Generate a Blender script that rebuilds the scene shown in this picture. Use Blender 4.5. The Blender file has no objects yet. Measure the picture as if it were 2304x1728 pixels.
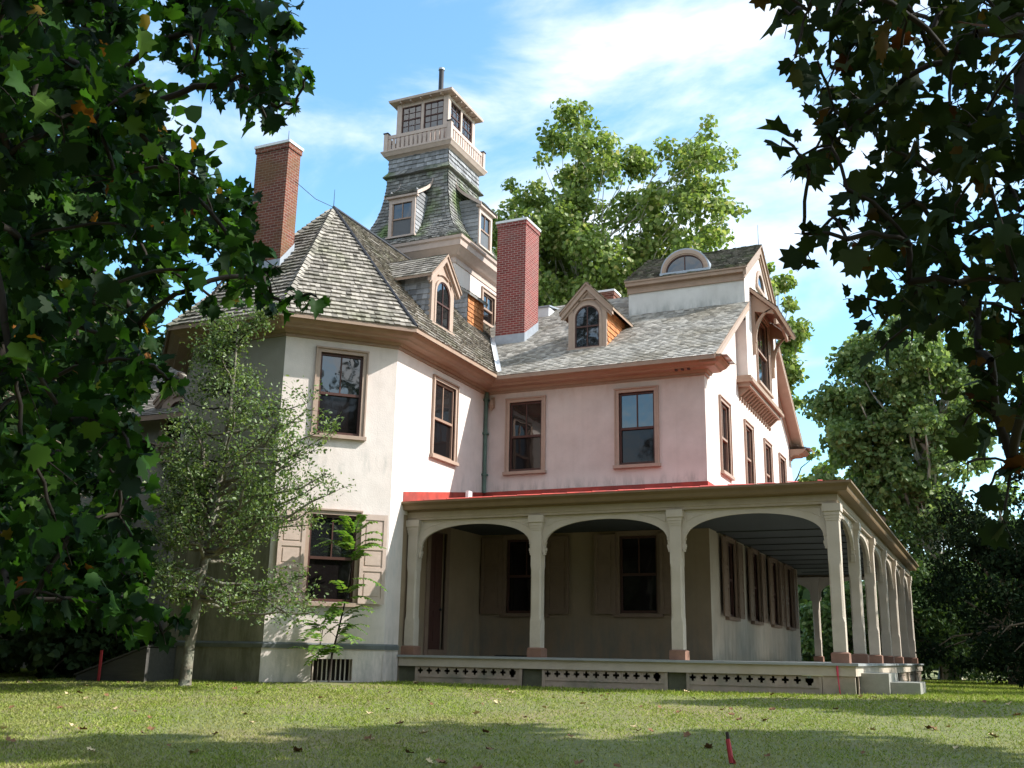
import bpy, math, random
import numpy as np
from mathutils import Vector, Matrix
random.seed(7)
rng = np.random.default_rng(7)
SC = bpy.context.scene
COL = SC.collection

# ------------------------------------------------------------------ camera, sky, sun, exposure
YAW, PITCH, ROLL = 0.42895, 0.25593, 0.0185
CAM = Vector((6.4544, -26.5074, 0.0415))
cam = bpy.data.cameras.new('camera')
cam.sensor_width = 36.0
cam.lens = 36.0 * 2329.58 / 2304.0
cam.clip_start = 0.1
cam.clip_end = 3000.0
cam_o = bpy.data.objects.new('camera', cam)
COL.objects.link(cam_o)
fw = Vector((-math.sin(YAW) * math.cos(PITCH), math.cos(YAW) * math.cos(PITCH), math.sin(PITCH)))
rt = Vector((math.cos(YAW), math.sin(YAW), 0))
up = rt.cross(fw)
r2 = rt * math.cos(ROLL) + up * math.sin(ROLL)
u2 = up * math.cos(ROLL) - rt * math.sin(ROLL)
mw = Matrix((r2, u2, -fw)).transposed().to_4x4()
mw.translation = CAM
cam_o.matrix_world = mw
SC.camera = cam_o

SUN_AZ, SUN_EL = math.radians(19.0), math.radians(40.0)
SUN = Vector((math.cos(SUN_EL) * math.cos(SUN_AZ), math.cos(SUN_EL) * math.sin(SUN_AZ), math.sin(SUN_EL)))
sun = bpy.data.lights.new('sun', 'SUN')
sun.energy = 2.2
sun.angle = math.radians(0.5)
sun.color = (1.0, 0.965, 0.91)
sun_o = bpy.data.objects.new('sun', sun)
sun_o.rotation_euler = SUN.to_track_quat('Z', 'Y').to_euler()
sun_o.location = (30, 10, 40)
COL.objects.link(sun_o)

W = bpy.data.worlds.new('World')
SC.world = W
W.use_nodes = True
nt = W.node_tree
nt.nodes.clear()
def wn(t, **k):
    n = nt.nodes.new(t)
    for a, b in k.items():
        setattr(n, a, b)
    return n
sky = wn('ShaderNodeTexSky', sky_type='NISHITA', sun_disc=False)
sky.sun_elevation = SUN_EL
sky.sun_rotation = math.radians(90) - SUN_AZ
sky.air_density = 1.0
sky.dust_density = 1.0
sky.ozone_density = 1.0
tc = wn('ShaderNodeTexCoord')
mp = wn('ShaderNodeMapping')
mp.inputs['Rotation'].default_value = (0.3, 0.5, 0.55)
mp.inputs['Scale'].default_value = (1.0, 2.3, 3.0)
mp.inputs['Location'].default_value = (0.35, 0.1, 0.2)
no = wn('ShaderNodeTexNoise')
no.inputs['Scale'].default_value = 2.7
no.inputs['Detail'].default_value = 9.0
no.inputs['Roughness'].default_value = 0.56
no.inputs['Distortion'].default_value = 0.35
dotn = wn('ShaderNodeVectorMath', operation='DOT_PRODUCT')
CLOUD_DIR = fw.copy()
dotn.inputs[1].default_value = CLOUD_DIR
mr = wn('ShaderNodeMapRange')
mr.inputs['From Min'].default_value = -0.2
mr.inputs['From Max'].default_value = 0.95
mr.inputs['To Min'].default_value = 0.16
mr.inputs['To Max'].default_value = -0.02
dot2 = wn('ShaderNodeVectorMath', operation='DOT_PRODUCT')
dot2.inputs[1].default_value = (fw * 2329.0 + r2 * 520.0 + u2 * 560.0).normalized()
mr2 = wn('ShaderNodeMapRange', interpolation_type='SMOOTHSTEP')
mr2.inputs['From Min'].default_value = 0.945
mr2.inputs['From Max'].default_value = 0.999
mr2.inputs['To Max'].default_value = 0.075
add2 = wn('ShaderNodeMath', operation='ADD')
add = wn('ShaderNodeMath', operation='ADD')
ramp = wn('ShaderNodeValToRGB')
ramp.color_ramp.elements[0].position = 0.465
ramp.color_ramp.elements[1].position = 0.80
ramp.color_ramp.interpolation = 'EASE'
mixc = wn('ShaderNodeMixRGB')
mixc.inputs['Color2'].default_value = (4.4, 4.4, 4.4, 1)
tint = wn('ShaderNodeMixRGB', blend_type='MULTIPLY')
tint.inputs['Fac'].default_value = 1.0
tint.inputs['Color2'].default_value = (0.74, 1.03, 1.06, 1)
bg = wn('ShaderNodeBackground')
bg.inputs['Strength'].default_value = 0.095
wo = wn('ShaderNodeOutputWorld')
L_ = nt.links.new
L_(tc.outputs['Generated'], mp.inputs['Vector'])
L_(mp.outputs[0], no.inputs['Vector'])
L_(tc.outputs['Generated'], dotn.inputs[0])
L_(dotn.outputs['Value'], mr.inputs['Value'])
L_(no.outputs['Fac'], add.inputs[0])
L_(mr.outputs[0], add.inputs[1])
L_(tc.outputs['Generated'], dot2.inputs[0])
L_(dot2.outputs['Value'], mr2.inputs['Value'])
L_(add.outputs[0], add2.inputs[0])
L_(mr2.outputs[0], add2.inputs[1])
L_(add2.outputs[0], ramp.inputs['Fac'])
L_(sky.outputs[0], tint.inputs['Color1'])
L_(tint.outputs[0], mixc.inputs['Color1'])
L_(ramp.outputs['Color'], mixc.inputs['Fac'])
L_(mixc.outputs[0], bg.inputs['Color'])
L_(bg.outputs[0], wo.inputs['Surface'])
SC.view_settings.view_transform = 'Standard'
SC.view_settings.look = 'None'
SC.view_settings.gamma = 1.0
SC.view_settings.exposure = 1.9
SC.cycles.max_bounces = 6
SC.cycles.transparent_max_bounces = 8

# ------------------------------------------------------------------ materials
MATS = {}
def nd(t, typ, **k):
    n = t.nodes.new(typ)
    for a, b in k.items():
        setattr(n, a, b)
    return n
def mat(name, col, rough=0.75, var=0.12, scale=2.5, bump=0.0, bscale=60.0, spec=0.25, island=0.0, col2=None, c2scale=0.7, c2lo=0.45, c2hi=0.65, metal=0.0, stretch=(1, 1, 1)):
    m = bpy.data.materials.new(name)
    m.use_nodes = True
    t = m.node_tree
    p = t.nodes['Principled BSDF']
    p.inputs['Roughness'].default_value = rough
    p.inputs['Specular IOR Level'].default_value = spec
    p.inputs['Metallic'].default_value = metal
    tc = nd(t, 'ShaderNodeTexCoord')
    mpn = nd(t, 'ShaderNodeMapping')
    mpn.inputs['Scale'].default_value = stretch
    t.links.new(tc.outputs['Object'], mpn.inputs['Vector'])
    n1 = nd(t, 'ShaderNodeTexNoise')
    n1.inputs['Scale'].default_value = scale
    n1.inputs['Detail'].default_value = 8
    n1.inputs['Roughness'].default_value = 0.65
    t.links.new(mpn.outputs[0], n1.inputs['Vector'])
    r = nd(t, 'ShaderNodeMapRange')
    r.inputs['From Min'].default_value = 0.25
    r.inputs['From Max'].default_value = 0.75
    r.inputs['To Min'].default_value = 1 - var
    r.inputs['To Max'].default_value = 1 + var
    t.links.new(n1.outputs['Fac'], r.inputs['Value'])
    base = nd(t, 'ShaderNodeRGB')
    base.outputs[0].default_value = (*col, 1)
    cur = base.outputs[0]
    if col2:
        n2 = nd(t, 'ShaderNodeTexNoise')
        n2.inputs['Scale'].default_value = c2scale
        n2.inputs['Detail'].default_value = 7
        t.links.new(mpn.outputs[0], n2.inputs['Vector'])
        rr = nd(t, 'ShaderNodeMapRange')
        rr.inputs['From Min'].default_value = c2lo
        rr.inputs['From Max'].default_value = c2hi
        t.links.new(n2.outputs['Fac'], rr.inputs['Value'])
        mx = nd(t, 'ShaderNodeMixRGB')
        mx.inputs['Color2'].default_value = (*col2, 1)
        t.links.new(rr.outputs[0], mx.inputs['Fac'])
        t.links.new(cur, mx.inputs['Color1'])
        cur = mx.outputs[0]
    fac = r.outputs[0]
    if island:
        g = nd(t, 'ShaderNodeNewGeometry')
        r3 = nd(t, 'ShaderNodeMapRange')
        r3.inputs['To Min'].default_value = 1 - island
        r3.inputs['To Max'].default_value = 1 + island
        t.links.new(g.outputs['Random Per Island'], r3.inputs['Value'])
        ml = nd(t, 'ShaderNodeMath', operation='MULTIPLY')
        t.links.new(fac, ml.inputs[0])
        t.links.new(r3.outputs[0], ml.inputs[1])
        fac = ml.outputs[0]
    mu = nd(t, 'ShaderNodeVectorMath', operation='SCALE')
    t.links.new(cur, mu.inputs[0])
    t.links.new(fac, mu.inputs['Scale'])
    t.links.new(mu.outputs[0], p.inputs['Base Color'])
    if bump:
        nb = nd(t, 'ShaderNodeTexNoise')
        nb.inputs['Scale'].default_value = bscale
        nb.inputs['Detail'].default_value = 5
        t.links.new(mpn.outputs[0], nb.inputs['Vector'])
        bp = nd(t, 'ShaderNodeBump')
        bp.inputs['Strength'].default_value = bump
        bp.inputs['Distance'].default_value = 0.02
        t.links.new(nb.outputs['Fac'], bp.inputs['Height'])
        t.links.new(bp.outputs[0], p.inputs['Normal'])
    MATS[name] = m
    return m

def zband(t, tcz, a, b, c, d):
    """1 between b and c, fading to 0 at a and d (height in metres above the deck)"""
    r1 = nd(t, 'ShaderNodeMapRange', interpolation_type='SMOOTHSTEP')
    r1.inputs['From Min'].default_value = a
    r1.inputs['From Max'].default_value = b
    t.links.new(tcz, r1.inputs['Value'])
    r2_ = nd(t, 'ShaderNodeMapRange', interpolation_type='SMOOTHSTEP')
    r2_.inputs['From Min'].default_value = c
    r2_.inputs['From Max'].default_value = d
    r2_.inputs['To Min'].default_value = 1
    r2_.inputs['To Max'].default_value = 0
    t.links.new(tcz, r2_.inputs['Value'])
    m = nd(t, 'ShaderNodeMath', operation='MULTIPLY')
    t.links.new(r1.outputs[0], m.inputs[0])
    t.links.new(r2_.outputs[0], m.inputs[1])
    return m.outputs[0]

def stucco(name, col, pale, mould_shade_bands, pale_band=None):
    m = mat(name, col, rough=0.9, var=0.11, scale=1.6, bump=0.25, bscale=35, spec=0.1, col2=pale, c2scale=0.55, c2lo=0.42, c2hi=0.68)
    t = m.node_tree
    p = t.nodes['Principled BSDF']
    src = p.inputs['Base Color'].links[0].from_socket
    g = nd(t, 'ShaderNodeNewGeometry')
    s = nd(t, 'ShaderNodeSeparateXYZ')
    t.links.new(g.outputs['Position'], s.inputs[0])
    mpn = nd(t, 'ShaderNodeMapping')
    mpn.inputs['Scale'].default_value = (2.2, 2.2, 0.55)
    t.links.new(g.outputs['Position'], mpn.inputs[0])
    ns = nd(t, 'ShaderNodeTexNoise')
    ns.inputs['Scale'].default_value = 1.6
    ns.inputs['Detail'].default_value = 9
    ns.inputs['Roughness'].default_value = 0.7
    t.links.new(mpn.outputs[0], ns.inputs['Vector'])
    if pale_band:
        a, b, c, d, colr, amt = pale_band
        f = zband(t, s.outputs['Z'], a, b, c, d)
        mm = nd(t, 'ShaderNodeMath', operation='MULTIPLY')
        mm.inputs[1].default_value = amt
        t.links.new(f, mm.inputs[0])
        mx = nd(t, 'ShaderNodeMixRGB')
        mx.inputs['Color2'].default_value = (*colr, 1)
        t.links.new(mm.outputs[0], mx.inputs['Fac'])
        t.links.new(src, mx.inputs['Color1'])
        src = mx.outputs[0]
    for (a, b, c, d, colr, lo, hi, amt) in mould_shade_bands:
        f = zband(t, s.outputs['Z'], a, b, c, d)
        rr = nd(t, 'ShaderNodeMapRange')
        rr.inputs['From Min'].default_value = lo
        rr.inputs['From Max'].default_value = hi
        rr.inputs['To Max'].default_value = amt
        t.links.new(ns.outputs['Fac'], rr.inputs['Value'])
        mm = nd(t, 'ShaderNodeMath', operation='MULTIPLY')
        t.links.new(f, mm.inputs[0])
        t.links.new(rr.outputs[0], mm.inputs[1])
        mx = nd(t, 'ShaderNodeMixRGB')
        mx.inputs['Color2'].default_value = (*colr, 1)
        t.links.new(mm.outputs[0], mx.inputs['Fac'])
        t.links.new(src, mx.inputs['Color1'])
        src = mx.outputs[0]
    # faint rain streaks
    mps = nd(t, 'ShaderNodeMapping')
    mps.inputs['Scale'].default_value = (7.0, 7.0, 0.30)
    t.links.new(g.outputs['Position'], mps.inputs[0])
    n5 = nd(t, 'ShaderNodeTexNoise')
    n5.inputs['Scale'].default_value = 1.0
    n5.inputs['Detail'].default_value = 6
    t.links.new(mps.outputs[0], n5.inputs['Vector'])
    r5 = nd(t, 'ShaderNodeMapRange')
    r5.inputs['From Min'].default_value = 0.52
    r5.inputs['From Max'].default_value = 0.80
    r5.inputs['To Max'].default_value = 0.16
    t.links.new(n5.outputs['Fac'], r5.inputs['Value'])
    m5 = nd(t, 'ShaderNodeMixRGB', blend_type='MULTIPLY')
    m5.inputs['Color2'].default_value = (0.62, 0.60, 0.56, 1)
    t.links.new(r5.outputs[0], m5.inputs['Fac'])
    t.links.new(src, m5.inputs['Color1'])
    src = m5.outputs[0]
    t.links.new(src, p.inputs['Base Color'])
    return m

GRIME = (0.16, 0.17, 0.14)
stucco('stucco_pink', (0.55, 0.475, 0.435), (0.60, 0.545, 0.51),
       [(4.2, 4.5, 4.55, 4.95, (0.20, 0.21, 0.19), 0.45, 0.72, 0.8), (-1, -0.7, -0.3, 1.2, GRIME, 0.38, 0.7, 0.75), (6.6, 7.5, 7.6, 7.9, (0.45, 0.33, 0.27), 0.5, 0.7, 0.5)],
       (4.2, 4.4, 4.75, 5.15, (0.66, 0.60, 0.56), 0.8))
stucco('stucco_shaded', (0.34, 0.315, 0.27), (0.26, 0.245, 0.20), [(-1, -0.7, 2.4, 5.5, (0.13, 0.125, 0.09), 0.30, 0.62, 0.9)])  # shade painted in: darker base, darkest low on the wall
stucco('stucco_porch_dim', (0.42, 0.35, 0.275), (0.46, 0.40, 0.33), [(-1, -0.7, 0.2, 1.6, (0.2, 0.2, 0.17), 0.38, 0.7, 0.8)])  # gable wall darkened to paint in porch shade, plus grime at the base
stucco('stucco_porch_shade', (0.27, 0.195, 0.125), (0.29, 0.22, 0.15), [(-1, -0.7, 0.2, 1.4, (0.15, 0.16, 0.14), 0.38, 0.7, 0.7)])  # pink and cream walls darkened for porch shade, plus grime at the base
stucco('stucco_cream', (0.655, 0.565, 0.515), (0.69, 0.615, 0.57),
       [(-1, -0.7, -0.2, 1.0, GRIME, 0.42, 0.75, 0.7), (0.5, 1.5, 2.6, 3.9, (0.42, 0.44, 0.43), 0.46, 0.72, 0.6), (4.0, 4.3, 4.6, 5.0, (0.30, 0.31, 0.29), 0.52, 0.75, 0.6)])
stucco('stucco_grey', (0.55, 0.53, 0.50), (0.62, 0.60, 0.57), [(10.3, 10.5, 10.75, 11.3, (0.20, 0.21, 0.19), 0.40, 0.7, 0.8)])
mat('trim', (0.315, 0.22, 0.16), rough=0.55, var=0.12, scale=4, col2=(0.29, 0.195, 0.15), c2scale=1.5, c2lo=0.52, c2hi=0.75, bump=0.1)
mat('casing', (0.375, 0.275, 0.215), rough=0.55, var=0.10, scale=5, bump=0.08)
mat('tower_trim', (0.46, 0.36, 0.31), rough=0.6, var=0.12, scale=4, bump=0.1)
mat('porch_paint', (0.49, 0.42, 0.345), rough=0.55, var=0.12, scale=4, col2=(0.42, 0.35, 0.27), c2scale=2.0, c2lo=0.5, c2hi=0.72, bump=0.12)
mat('porch_beam', (0.37, 0.30, 0.225), rough=0.6, var=0.12, scale=4, bump=0.1)
mat('porch_fascia', (0.185, 0.125, 0.068), rough=0.55, var=0.12, scale=3, bump=0.08)
mat('base_brown', (0.22, 0.12, 0.085), rough=0.7, var=0.2, scale=6, bump=0.15)
mat('skirt_paint', (0.38, 0.30, 0.24), rough=0.75, var=0.18, scale=4, col2=(0.24, 0.22, 0.17), c2scale=1.6, bump=0.2)
mat('pier_green', (0.11, 0.11, 0.075), rough=0.85, var=0.25, scale=5, bump=0.2)
mat('deck_grey', (0.30, 0.31, 0.31), rough=0.5, var=0.15, scale=3, stretch=(1, 8, 1), bump=0.1)
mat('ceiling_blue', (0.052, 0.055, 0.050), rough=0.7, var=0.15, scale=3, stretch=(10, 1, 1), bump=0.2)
mat('red_roof', (0.38, 0.058, 0.042), rough=0.6, var=0.25, scale=4, col2=(0.24, 0.05, 0.04), c2scale=2.2, bump=0.05)
mat('sash_brown', (0.075, 0.035, 0.028), rough=0.45, var=0.15, scale=6)
mat('sash_tan', (0.30, 0.20, 0.15), rough=0.5, var=0.12, scale=6)
mat('shutter', (0.50, 0.385, 0.325), rough=0.6, var=0.12, scale=5, bump=0.1)
mat('joinery_shaded', (0.20, 0.135, 0.095), rough=0.65, var=0.12, scale=5, bump=0.1)  # darker copy of shutter and casing, porch shade put into the colour
mat('lead', (0.33, 0.36, 0.40), rough=0.45, var=0.15, scale=4, metal=0.3)
mat('slate_dark', (0.13, 0.14, 0.14), rough=0.8, var=0.25, scale=4)
mat('white_metal', (0.66, 0.67, 0.68), rough=0.5, var=0.1)
mat('copper_green', (0.10, 0.16, 0.13), rough=0.7, var=0.25, scale=5)
mat('concrete', (0.27, 0.26, 0.225), rough=0.9, var=0.18, scale=5, col2=(0.27, 0.28, 0.22), c2scale=1.5, bump=0.3)
mat('black_iron', (0.03, 0.03, 0.035), rough=0.5, var=0.2)
mat('shingle', (0.265, 0.238, 0.205), rough=0.9, var=0.16, scale=6, bump=0.5, bscale=40, spec=0.12, island=0.42, col2=(0.20, 0.19, 0.14), c2scale=0.9, c2lo=0.48, c2hi=0.70)
mat('shingle_silver', (0.385, 0.36, 0.32), rough=0.8, var=0.18, scale=5, bump=0.5, bscale=40, spec=0.2, island=0.34, col2=(0.30, 0.27, 0.22), c2scale=0.8, c2lo=0.48, c2hi=0.68)
mat('shingle_tower', (0.20, 0.193, 0.182), rough=0.9, var=0.2, scale=5, bump=0.5, bscale=40, spec=0.1, island=0.35, col2=(0.13, 0.17, 0.075), c2scale=0.8, c2lo=0.47, c2hi=0.63)
mat('shingle_grey', (0.25, 0.25, 0.26), rough=0.9, var=0.2, scale=5, bump=0.5, bscale=40, spec=0.1, island=0.3)
mat('shingle_moss', (0.17, 0.155, 0.13), rough=0.95, var=0.3, scale=7, bump=0.8, bscale=18, spec=0.08, island=0.5, col2=(0.13, 0.14, 0.09), c2scale=2.5)
mat('shingle_orange', (0.42, 0.17, 0.065), rough=0.8, var=0.2, scale=5, bump=0.3, bscale=40, island=0.3)
mat('bark', (0.16, 0.13, 0.095), rough=0.95, var=0.35, scale=5, bump=0.9, bscale=14, stretch=(1, 1, 0.3))
mat('bark_lichen', (0.15, 0.13, 0.10), rough=0.95, var=0.35, scale=6, bump=0.9, bscale=16, col2=(0.26, 0.26, 0.20), c2scale=4.0)
mat('bark_white', (0.48, 0.46, 0.40), rough=0.9, var=0.25, scale=3, bump=0.3, col2=(0.22, 0.19, 0.14), c2scale=1.5)
mat('twig', (0.026, 0.021, 0.016), rough=0.9, var=0.2)
mat('weathered_wood', (0.075, 0.07, 0.063), rough=0.85, var=0.25, scale=5, bump=0.3, stretch=(0.4, 3, 3))
mat('stake_dark', (0.05, 0.035, 0.03), rough=0.8, var=0.3, scale=9)
mat('stake_red', (0.45, 0.05, 0.06), rough=0.6, var=0.2, scale=8)
mat('tape_pink', (0.55, 0.06, 0.10), rough=0.5, var=0.2, scale=8)
mat('leaf_brown', (0.17, 0.085, 0.04), rough=0.8, var=0.3, scale=20)
mat('leaf_tan', (0.50, 0.38, 0.22), rough=0.8, var=0.25, scale=20)
mat('doormat', (0.03, 0.025, 0.02), rough=0.95, var=0.3, scale=30, bump=0.4)
mat('screen', (0.10, 0.10, 0.105), rough=0.55, var=0.06, scale=1.5, spec=0.35)

def glass(name, col=(0.012, 0.013, 0.014), rough=0.03, spec=0.55):
    m = bpy.data.materials.new(name)
    m.use_nodes = True
    t = m.node_tree
    p = t.nodes['Principled BSDF']
    p.inputs['Base Color'].default_value = (*col, 1)
    p.inputs['Roughness'].default_value = rough
    p.inputs['Specular IOR Level'].default_value = spec
    p.inputs['IOR'].default_value = 1.9 if spec > 0.5 else 1.5
    n = nd(t, 'ShaderNodeTexNoise')
    n.inputs['Scale'].default_value = 1.6
    tc_ = nd(t, 'ShaderNodeTexCoord')
    t.links.new(tc_.outputs['Object'], n.inputs['Vector'])
    b = nd(t, 'ShaderNodeBump')
    b.inputs['Strength'].default_value = 0.22
    b.inputs['Distance'].default_value = 0.03
    t.links.new(n.outputs['Fac'], b.inputs['Height'])
    t.links.new(b.outputs[0], p.inputs['Normal'])
    MATS[name] = m
glass('glass')
glass('glass_low', (0.010, 0.008, 0.008), 0.06, 0.35)
def clear_glass():
    m = bpy.data.materials.new('clear_glass')
    m.use_nodes = True
    t = m.node_tree
    t.nodes.remove(t.nodes['Principled BSDF'])
    out = t.nodes['Material Output']
    tr = nd(t, 'ShaderNodeBsdfTransparent')
    tr.inputs[0].default_value = (0.80, 0.84, 0.86, 1)
    gl = nd(t, 'ShaderNodeBsdfGlossy')
    gl.inputs['Roughness'].default_value = 0.03
    fr = nd(t, 'ShaderNodeFresnel')
    fr.inputs[0].default_value = 2.3
    mx = nd(t, 'ShaderNodeMixShader')
    t.links.new(fr.outputs[0], mx.inputs[0])
    t.links.new(tr.outputs[0], mx.inputs[1])
    t.links.new(gl.outputs[0], mx.inputs[2])
    t.links.new(mx.outputs[0], out.inputs[0])
    MATS['clear_glass'] = m
clear_glass()

def brick(name, c1, c2, mortar, lich=None):
    m = bpy.data.materials.new(name)
    m.use_nodes = True
    t = m.node_tree
    p = t.nodes['Principled BSDF']
    p.inputs['Roughness'].default_value = 0.9
    p.inputs['Specular IOR Level'].default_value = 0.1
    g = nd(t, 'ShaderNodeNewGeometry')
    s = nd(t, 'ShaderNodeSeparateXYZ')
    t.links.new(g.outputs['Position'], s.inputs[0])
    a = nd(t, 'ShaderNodeMath', operation='ADD')
    t.links.new(s.outputs['X'], a.inputs[0])
    t.links.new(s.outputs['Y'], a.inputs[1])
    c = nd(t, 'ShaderNodeCombineXYZ')
    t.links.new(a.outputs[0], c.inputs['X'])
    t.links.new(s.outputs['Z'], c.inputs['Y'])
    b = nd(t, 'ShaderNodeTexBrick')
    b.inputs['Color1'].default_value = (*c1, 1)
    b.inputs['Color2'].default_value = (*c2, 1)
    b.inputs['Mortar'].default_value = (*mortar, 1)
    b.inputs['Scale'].default_value = 1.0
    b.inputs['Mortar Size'].default_value = 0.009
    b.inputs['Bias'].default_value = -0.1
    b.inputs['Brick Width'].default_value = 0.215
    b.inputs['Row Height'].default_value = 0.078
    t.links.new(c.outputs[0], b.inputs['Vector'])
    cur = b.outputs['Color']
    n = nd(t, 'ShaderNodeTexNoise')
    n.inputs['Scale'].default_value = 1.6
    n.inputs['Detail'].default_value = 8
    t.links.new(g.outputs['Position'], n.inputs['Vector'])
    r = nd(t, 'ShaderNodeMapRange')
    r.inputs['From Min'].default_value = 0.45
    r.inputs['From Max'].default_value = 0.65
    r.inputs['To Max'].default_value = 0.6 if lich else 0.25
    t.links.new(n.outputs['Fac'], r.inputs['Value'])
    mx = nd(t, 'ShaderNodeMixRGB')
    mx.inputs['Color2'].default_value = (*(lich or (0.2, 0.15, 0.13)), 1)
    t.links.new(r.outputs[0], mx.inputs['Fac'])
    t.links.new(cur, mx.inputs['Color1'])
    t.links.new(mx.outputs[0], p.inputs['Base Color'])
    bp = nd(t, 'ShaderNodeBump', invert=True)
    bp.inputs['Strength'].default_value = 0.7
    bp.inputs['Distance'].default_value = 0.015
    t.links.new(b.outputs['Fac'], bp.inputs['Height'])
    t.links.new(bp.outputs[0], p.inputs['Normal'])
    MATS[name] = m
brick('brick_red', (0.23, 0.048, 0.042), (0.15, 0.032, 0.030), (0.36, 0.26, 0.23))
brick('brick_orange', (0.20, 0.068, 0.045), (0.115, 0.040, 0.032), (0.27, 0.20, 0.16), lich=(0.15, 0.095, 0.045))

def leafmat(name, stops, trans=0.35, rough=0.45, tcol=None):
    """leaf colour picked per leaf from the ramp stops [(pos, colour)]"""
    m = bpy.data.materials.new(name)
    m.use_nodes = True
    t = m.node_tree
    p = t.nodes['Principled BSDF']
    out = t.nodes['Material Output']
    p.inputs['Roughness'].default_value = rough
    p.inputs['Specular IOR Level'].default_value = 0.30 if rough < 0.5 else (0.13 if rough < 0.7 else 0.06)
    g = nd(t, 'ShaderNodeNewGeometry')
    r = nd(t, 'ShaderNodeValToRGB')
    e = r.color_ramp.elements
    while len(e) < len(stops):
        e.new(0.5)
    for k, (pos, c) in enumerate(stops):
        e[k].position = pos
        e[k].color = (*c, 1)
    t.links.new(g.outputs['Random Per Island'], r.inputs['Fac'])
    t.links.new(r.outputs['Color'], p.inputs['Base Color'])
    tl = nd(t, 'ShaderNodeBsdfTranslucent')
    hs = nd(t, 'ShaderNodeMixRGB', blend_type='MULTIPLY')
    hs.inputs['Fac'].default_value = 1
    hs.inputs['Color2'].default_value = (*(tcol or (1.6, 1.7, 0.7)), 1)
    t.links.new(r.outputs['Color'], hs.inputs['Color1'])
    t.links.new(hs.outputs[0], tl.inputs['Color'])
    mx = nd(t, 'ShaderNodeMixShader')
    mx.inputs[0].default_value = trans
    t.links.new(p.outputs[0], mx.inputs[1])
    t.links.new(tl.outputs[0], mx.inputs[2])
    t.links.new(mx.outputs[0], out.inputs[0])
    MATS[name] = m
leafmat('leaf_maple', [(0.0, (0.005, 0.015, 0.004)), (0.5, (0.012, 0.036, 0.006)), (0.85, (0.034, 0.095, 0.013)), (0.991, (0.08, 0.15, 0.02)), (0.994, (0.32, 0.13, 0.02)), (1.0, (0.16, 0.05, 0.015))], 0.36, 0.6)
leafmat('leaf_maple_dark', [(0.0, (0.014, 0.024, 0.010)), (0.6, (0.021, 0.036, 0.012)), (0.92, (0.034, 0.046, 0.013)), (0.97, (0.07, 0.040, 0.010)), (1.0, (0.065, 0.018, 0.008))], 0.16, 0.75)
leafmat('leaf_sycamore', [(0.0, (0.10, 0.155, 0.036)), (0.5, (0.18, 0.255, 0.060)), (0.86, (0.27, 0.33, 0.10)), (1.0, (0.40, 0.38, 0.17))], 0.40, 0.48, (1.35, 1.4, 0.8))
leafmat('leaf_green', [(0.0, (0.075, 0.13, 0.042)), (0.6, (0.14, 0.21, 0.07)), (1.0, (0.25, 0.31, 0.12))], 0.40, 0.48, (1.35, 1.4, 0.85))
leafmat('leaf_holly', [(0.0, (0.065, 0.11, 0.034)), (0.6, (0.125, 0.185, 0.065)), (1.0, (0.23, 0.28, 0.12))], 0.34, 0.4)
leafmat('leaf_conifer', [(0.0, (0.006, 0.014, 0.007)), (0.6, (0.011, 0.022, 0.010)), (1.0, (0.022, 0.036, 0.014))], 0.08, 0.95)
leafmat('leaf_mid', [(0.0, (0.03, 0.06, 0.018)), (0.6, (0.055, 0.095, 0.028)), (1.0, (0.09, 0.13, 0.04))], 0.25, 0.6)
leafmat('leaf_dark', [(0.0, (0.018, 0.035, 0.012)), (0.6, (0.03, 0.055, 0.018)), (1.0, (0.05, 0.075, 0.022))], 0.2, 0.6)
leafmat('leaf_sapling', [(0.0, (0.07, 0.15, 0.03)), (0.6, (0.12, 0.22, 0.04)), (1.0, (0.20, 0.27, 0.06))], 0.40)
leafmat('grass_blade', [(0.0, (0.14, 0.21, 0.026)), (0.5, (0.215, 0.29, 0.036)), (0.82, (0.29, 0.33, 0.065)), (1.0, (0.42, 0.375, 0.18))], 0.25, 0.8, (1.2, 1.2, 0.9))
def dry_patches(m):
    """straw coloured dry patches mixed into the grass by position"""
    t = m.node_tree
    p = t.nodes['Principled BSDF']
    src = p.inputs['Base Color'].links[0].from_socket
    g = nd(t, 'ShaderNodeNewGeometry')
    n = nd(t, 'ShaderNodeTexNoise')
    n.inputs['Scale'].default_value = 0.55
    n.inputs['Detail'].default_value = 7
    n.inputs['Roughness'].default_value = 0.65
    t.links.new(g.outputs['Position'], n.inputs['Vector'])
    r = nd(t, 'ShaderNodeMapRange')
    r.inputs['From Min'].default_value = 0.46
    r.inputs['From Max'].default_value = 0.66
    r.inputs['To Max'].default_value = 0.68
    s = nd(t, 'ShaderNodeSeparateXYZ')
    t.links.new(g.outputs['Position'], s.inputs[0])
    ry = nd(t, 'ShaderNodeMapRange')       # drier away from the house
    ry.inputs['From Min'].default_value = -15.0
    ry.inputs['From Max'].default_value = -6.0
    ry.inputs['To Min'].default_value = 0.07
    ry.inputs['To Max'].default_value = -0.10
    t.links.new(s.outputs['Y'], ry.inputs['Value'])
    ad = nd(t, 'ShaderNodeMath', operation='ADD')
    t.links.new(n.outputs['Fac'], ad.inputs[0])
    t.links.new(ry.outputs[0], ad.inputs[1])
    t.links.new(ad.outputs[0], r.inputs['Value'])
    mx = nd(t, 'ShaderNodeMixRGB')
    mx.inputs['Color2'].default_value = (0.32, 0.29, 0.125, 1)
    t.links.new(r.outputs[0], mx.inputs['Fac'])
    t.links.new(src, mx.inputs['Color1'])
    t.links.new(mx.outputs[0], p.inputs['Base Color'])
dry_patches(MATS['grass_blade'])

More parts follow.
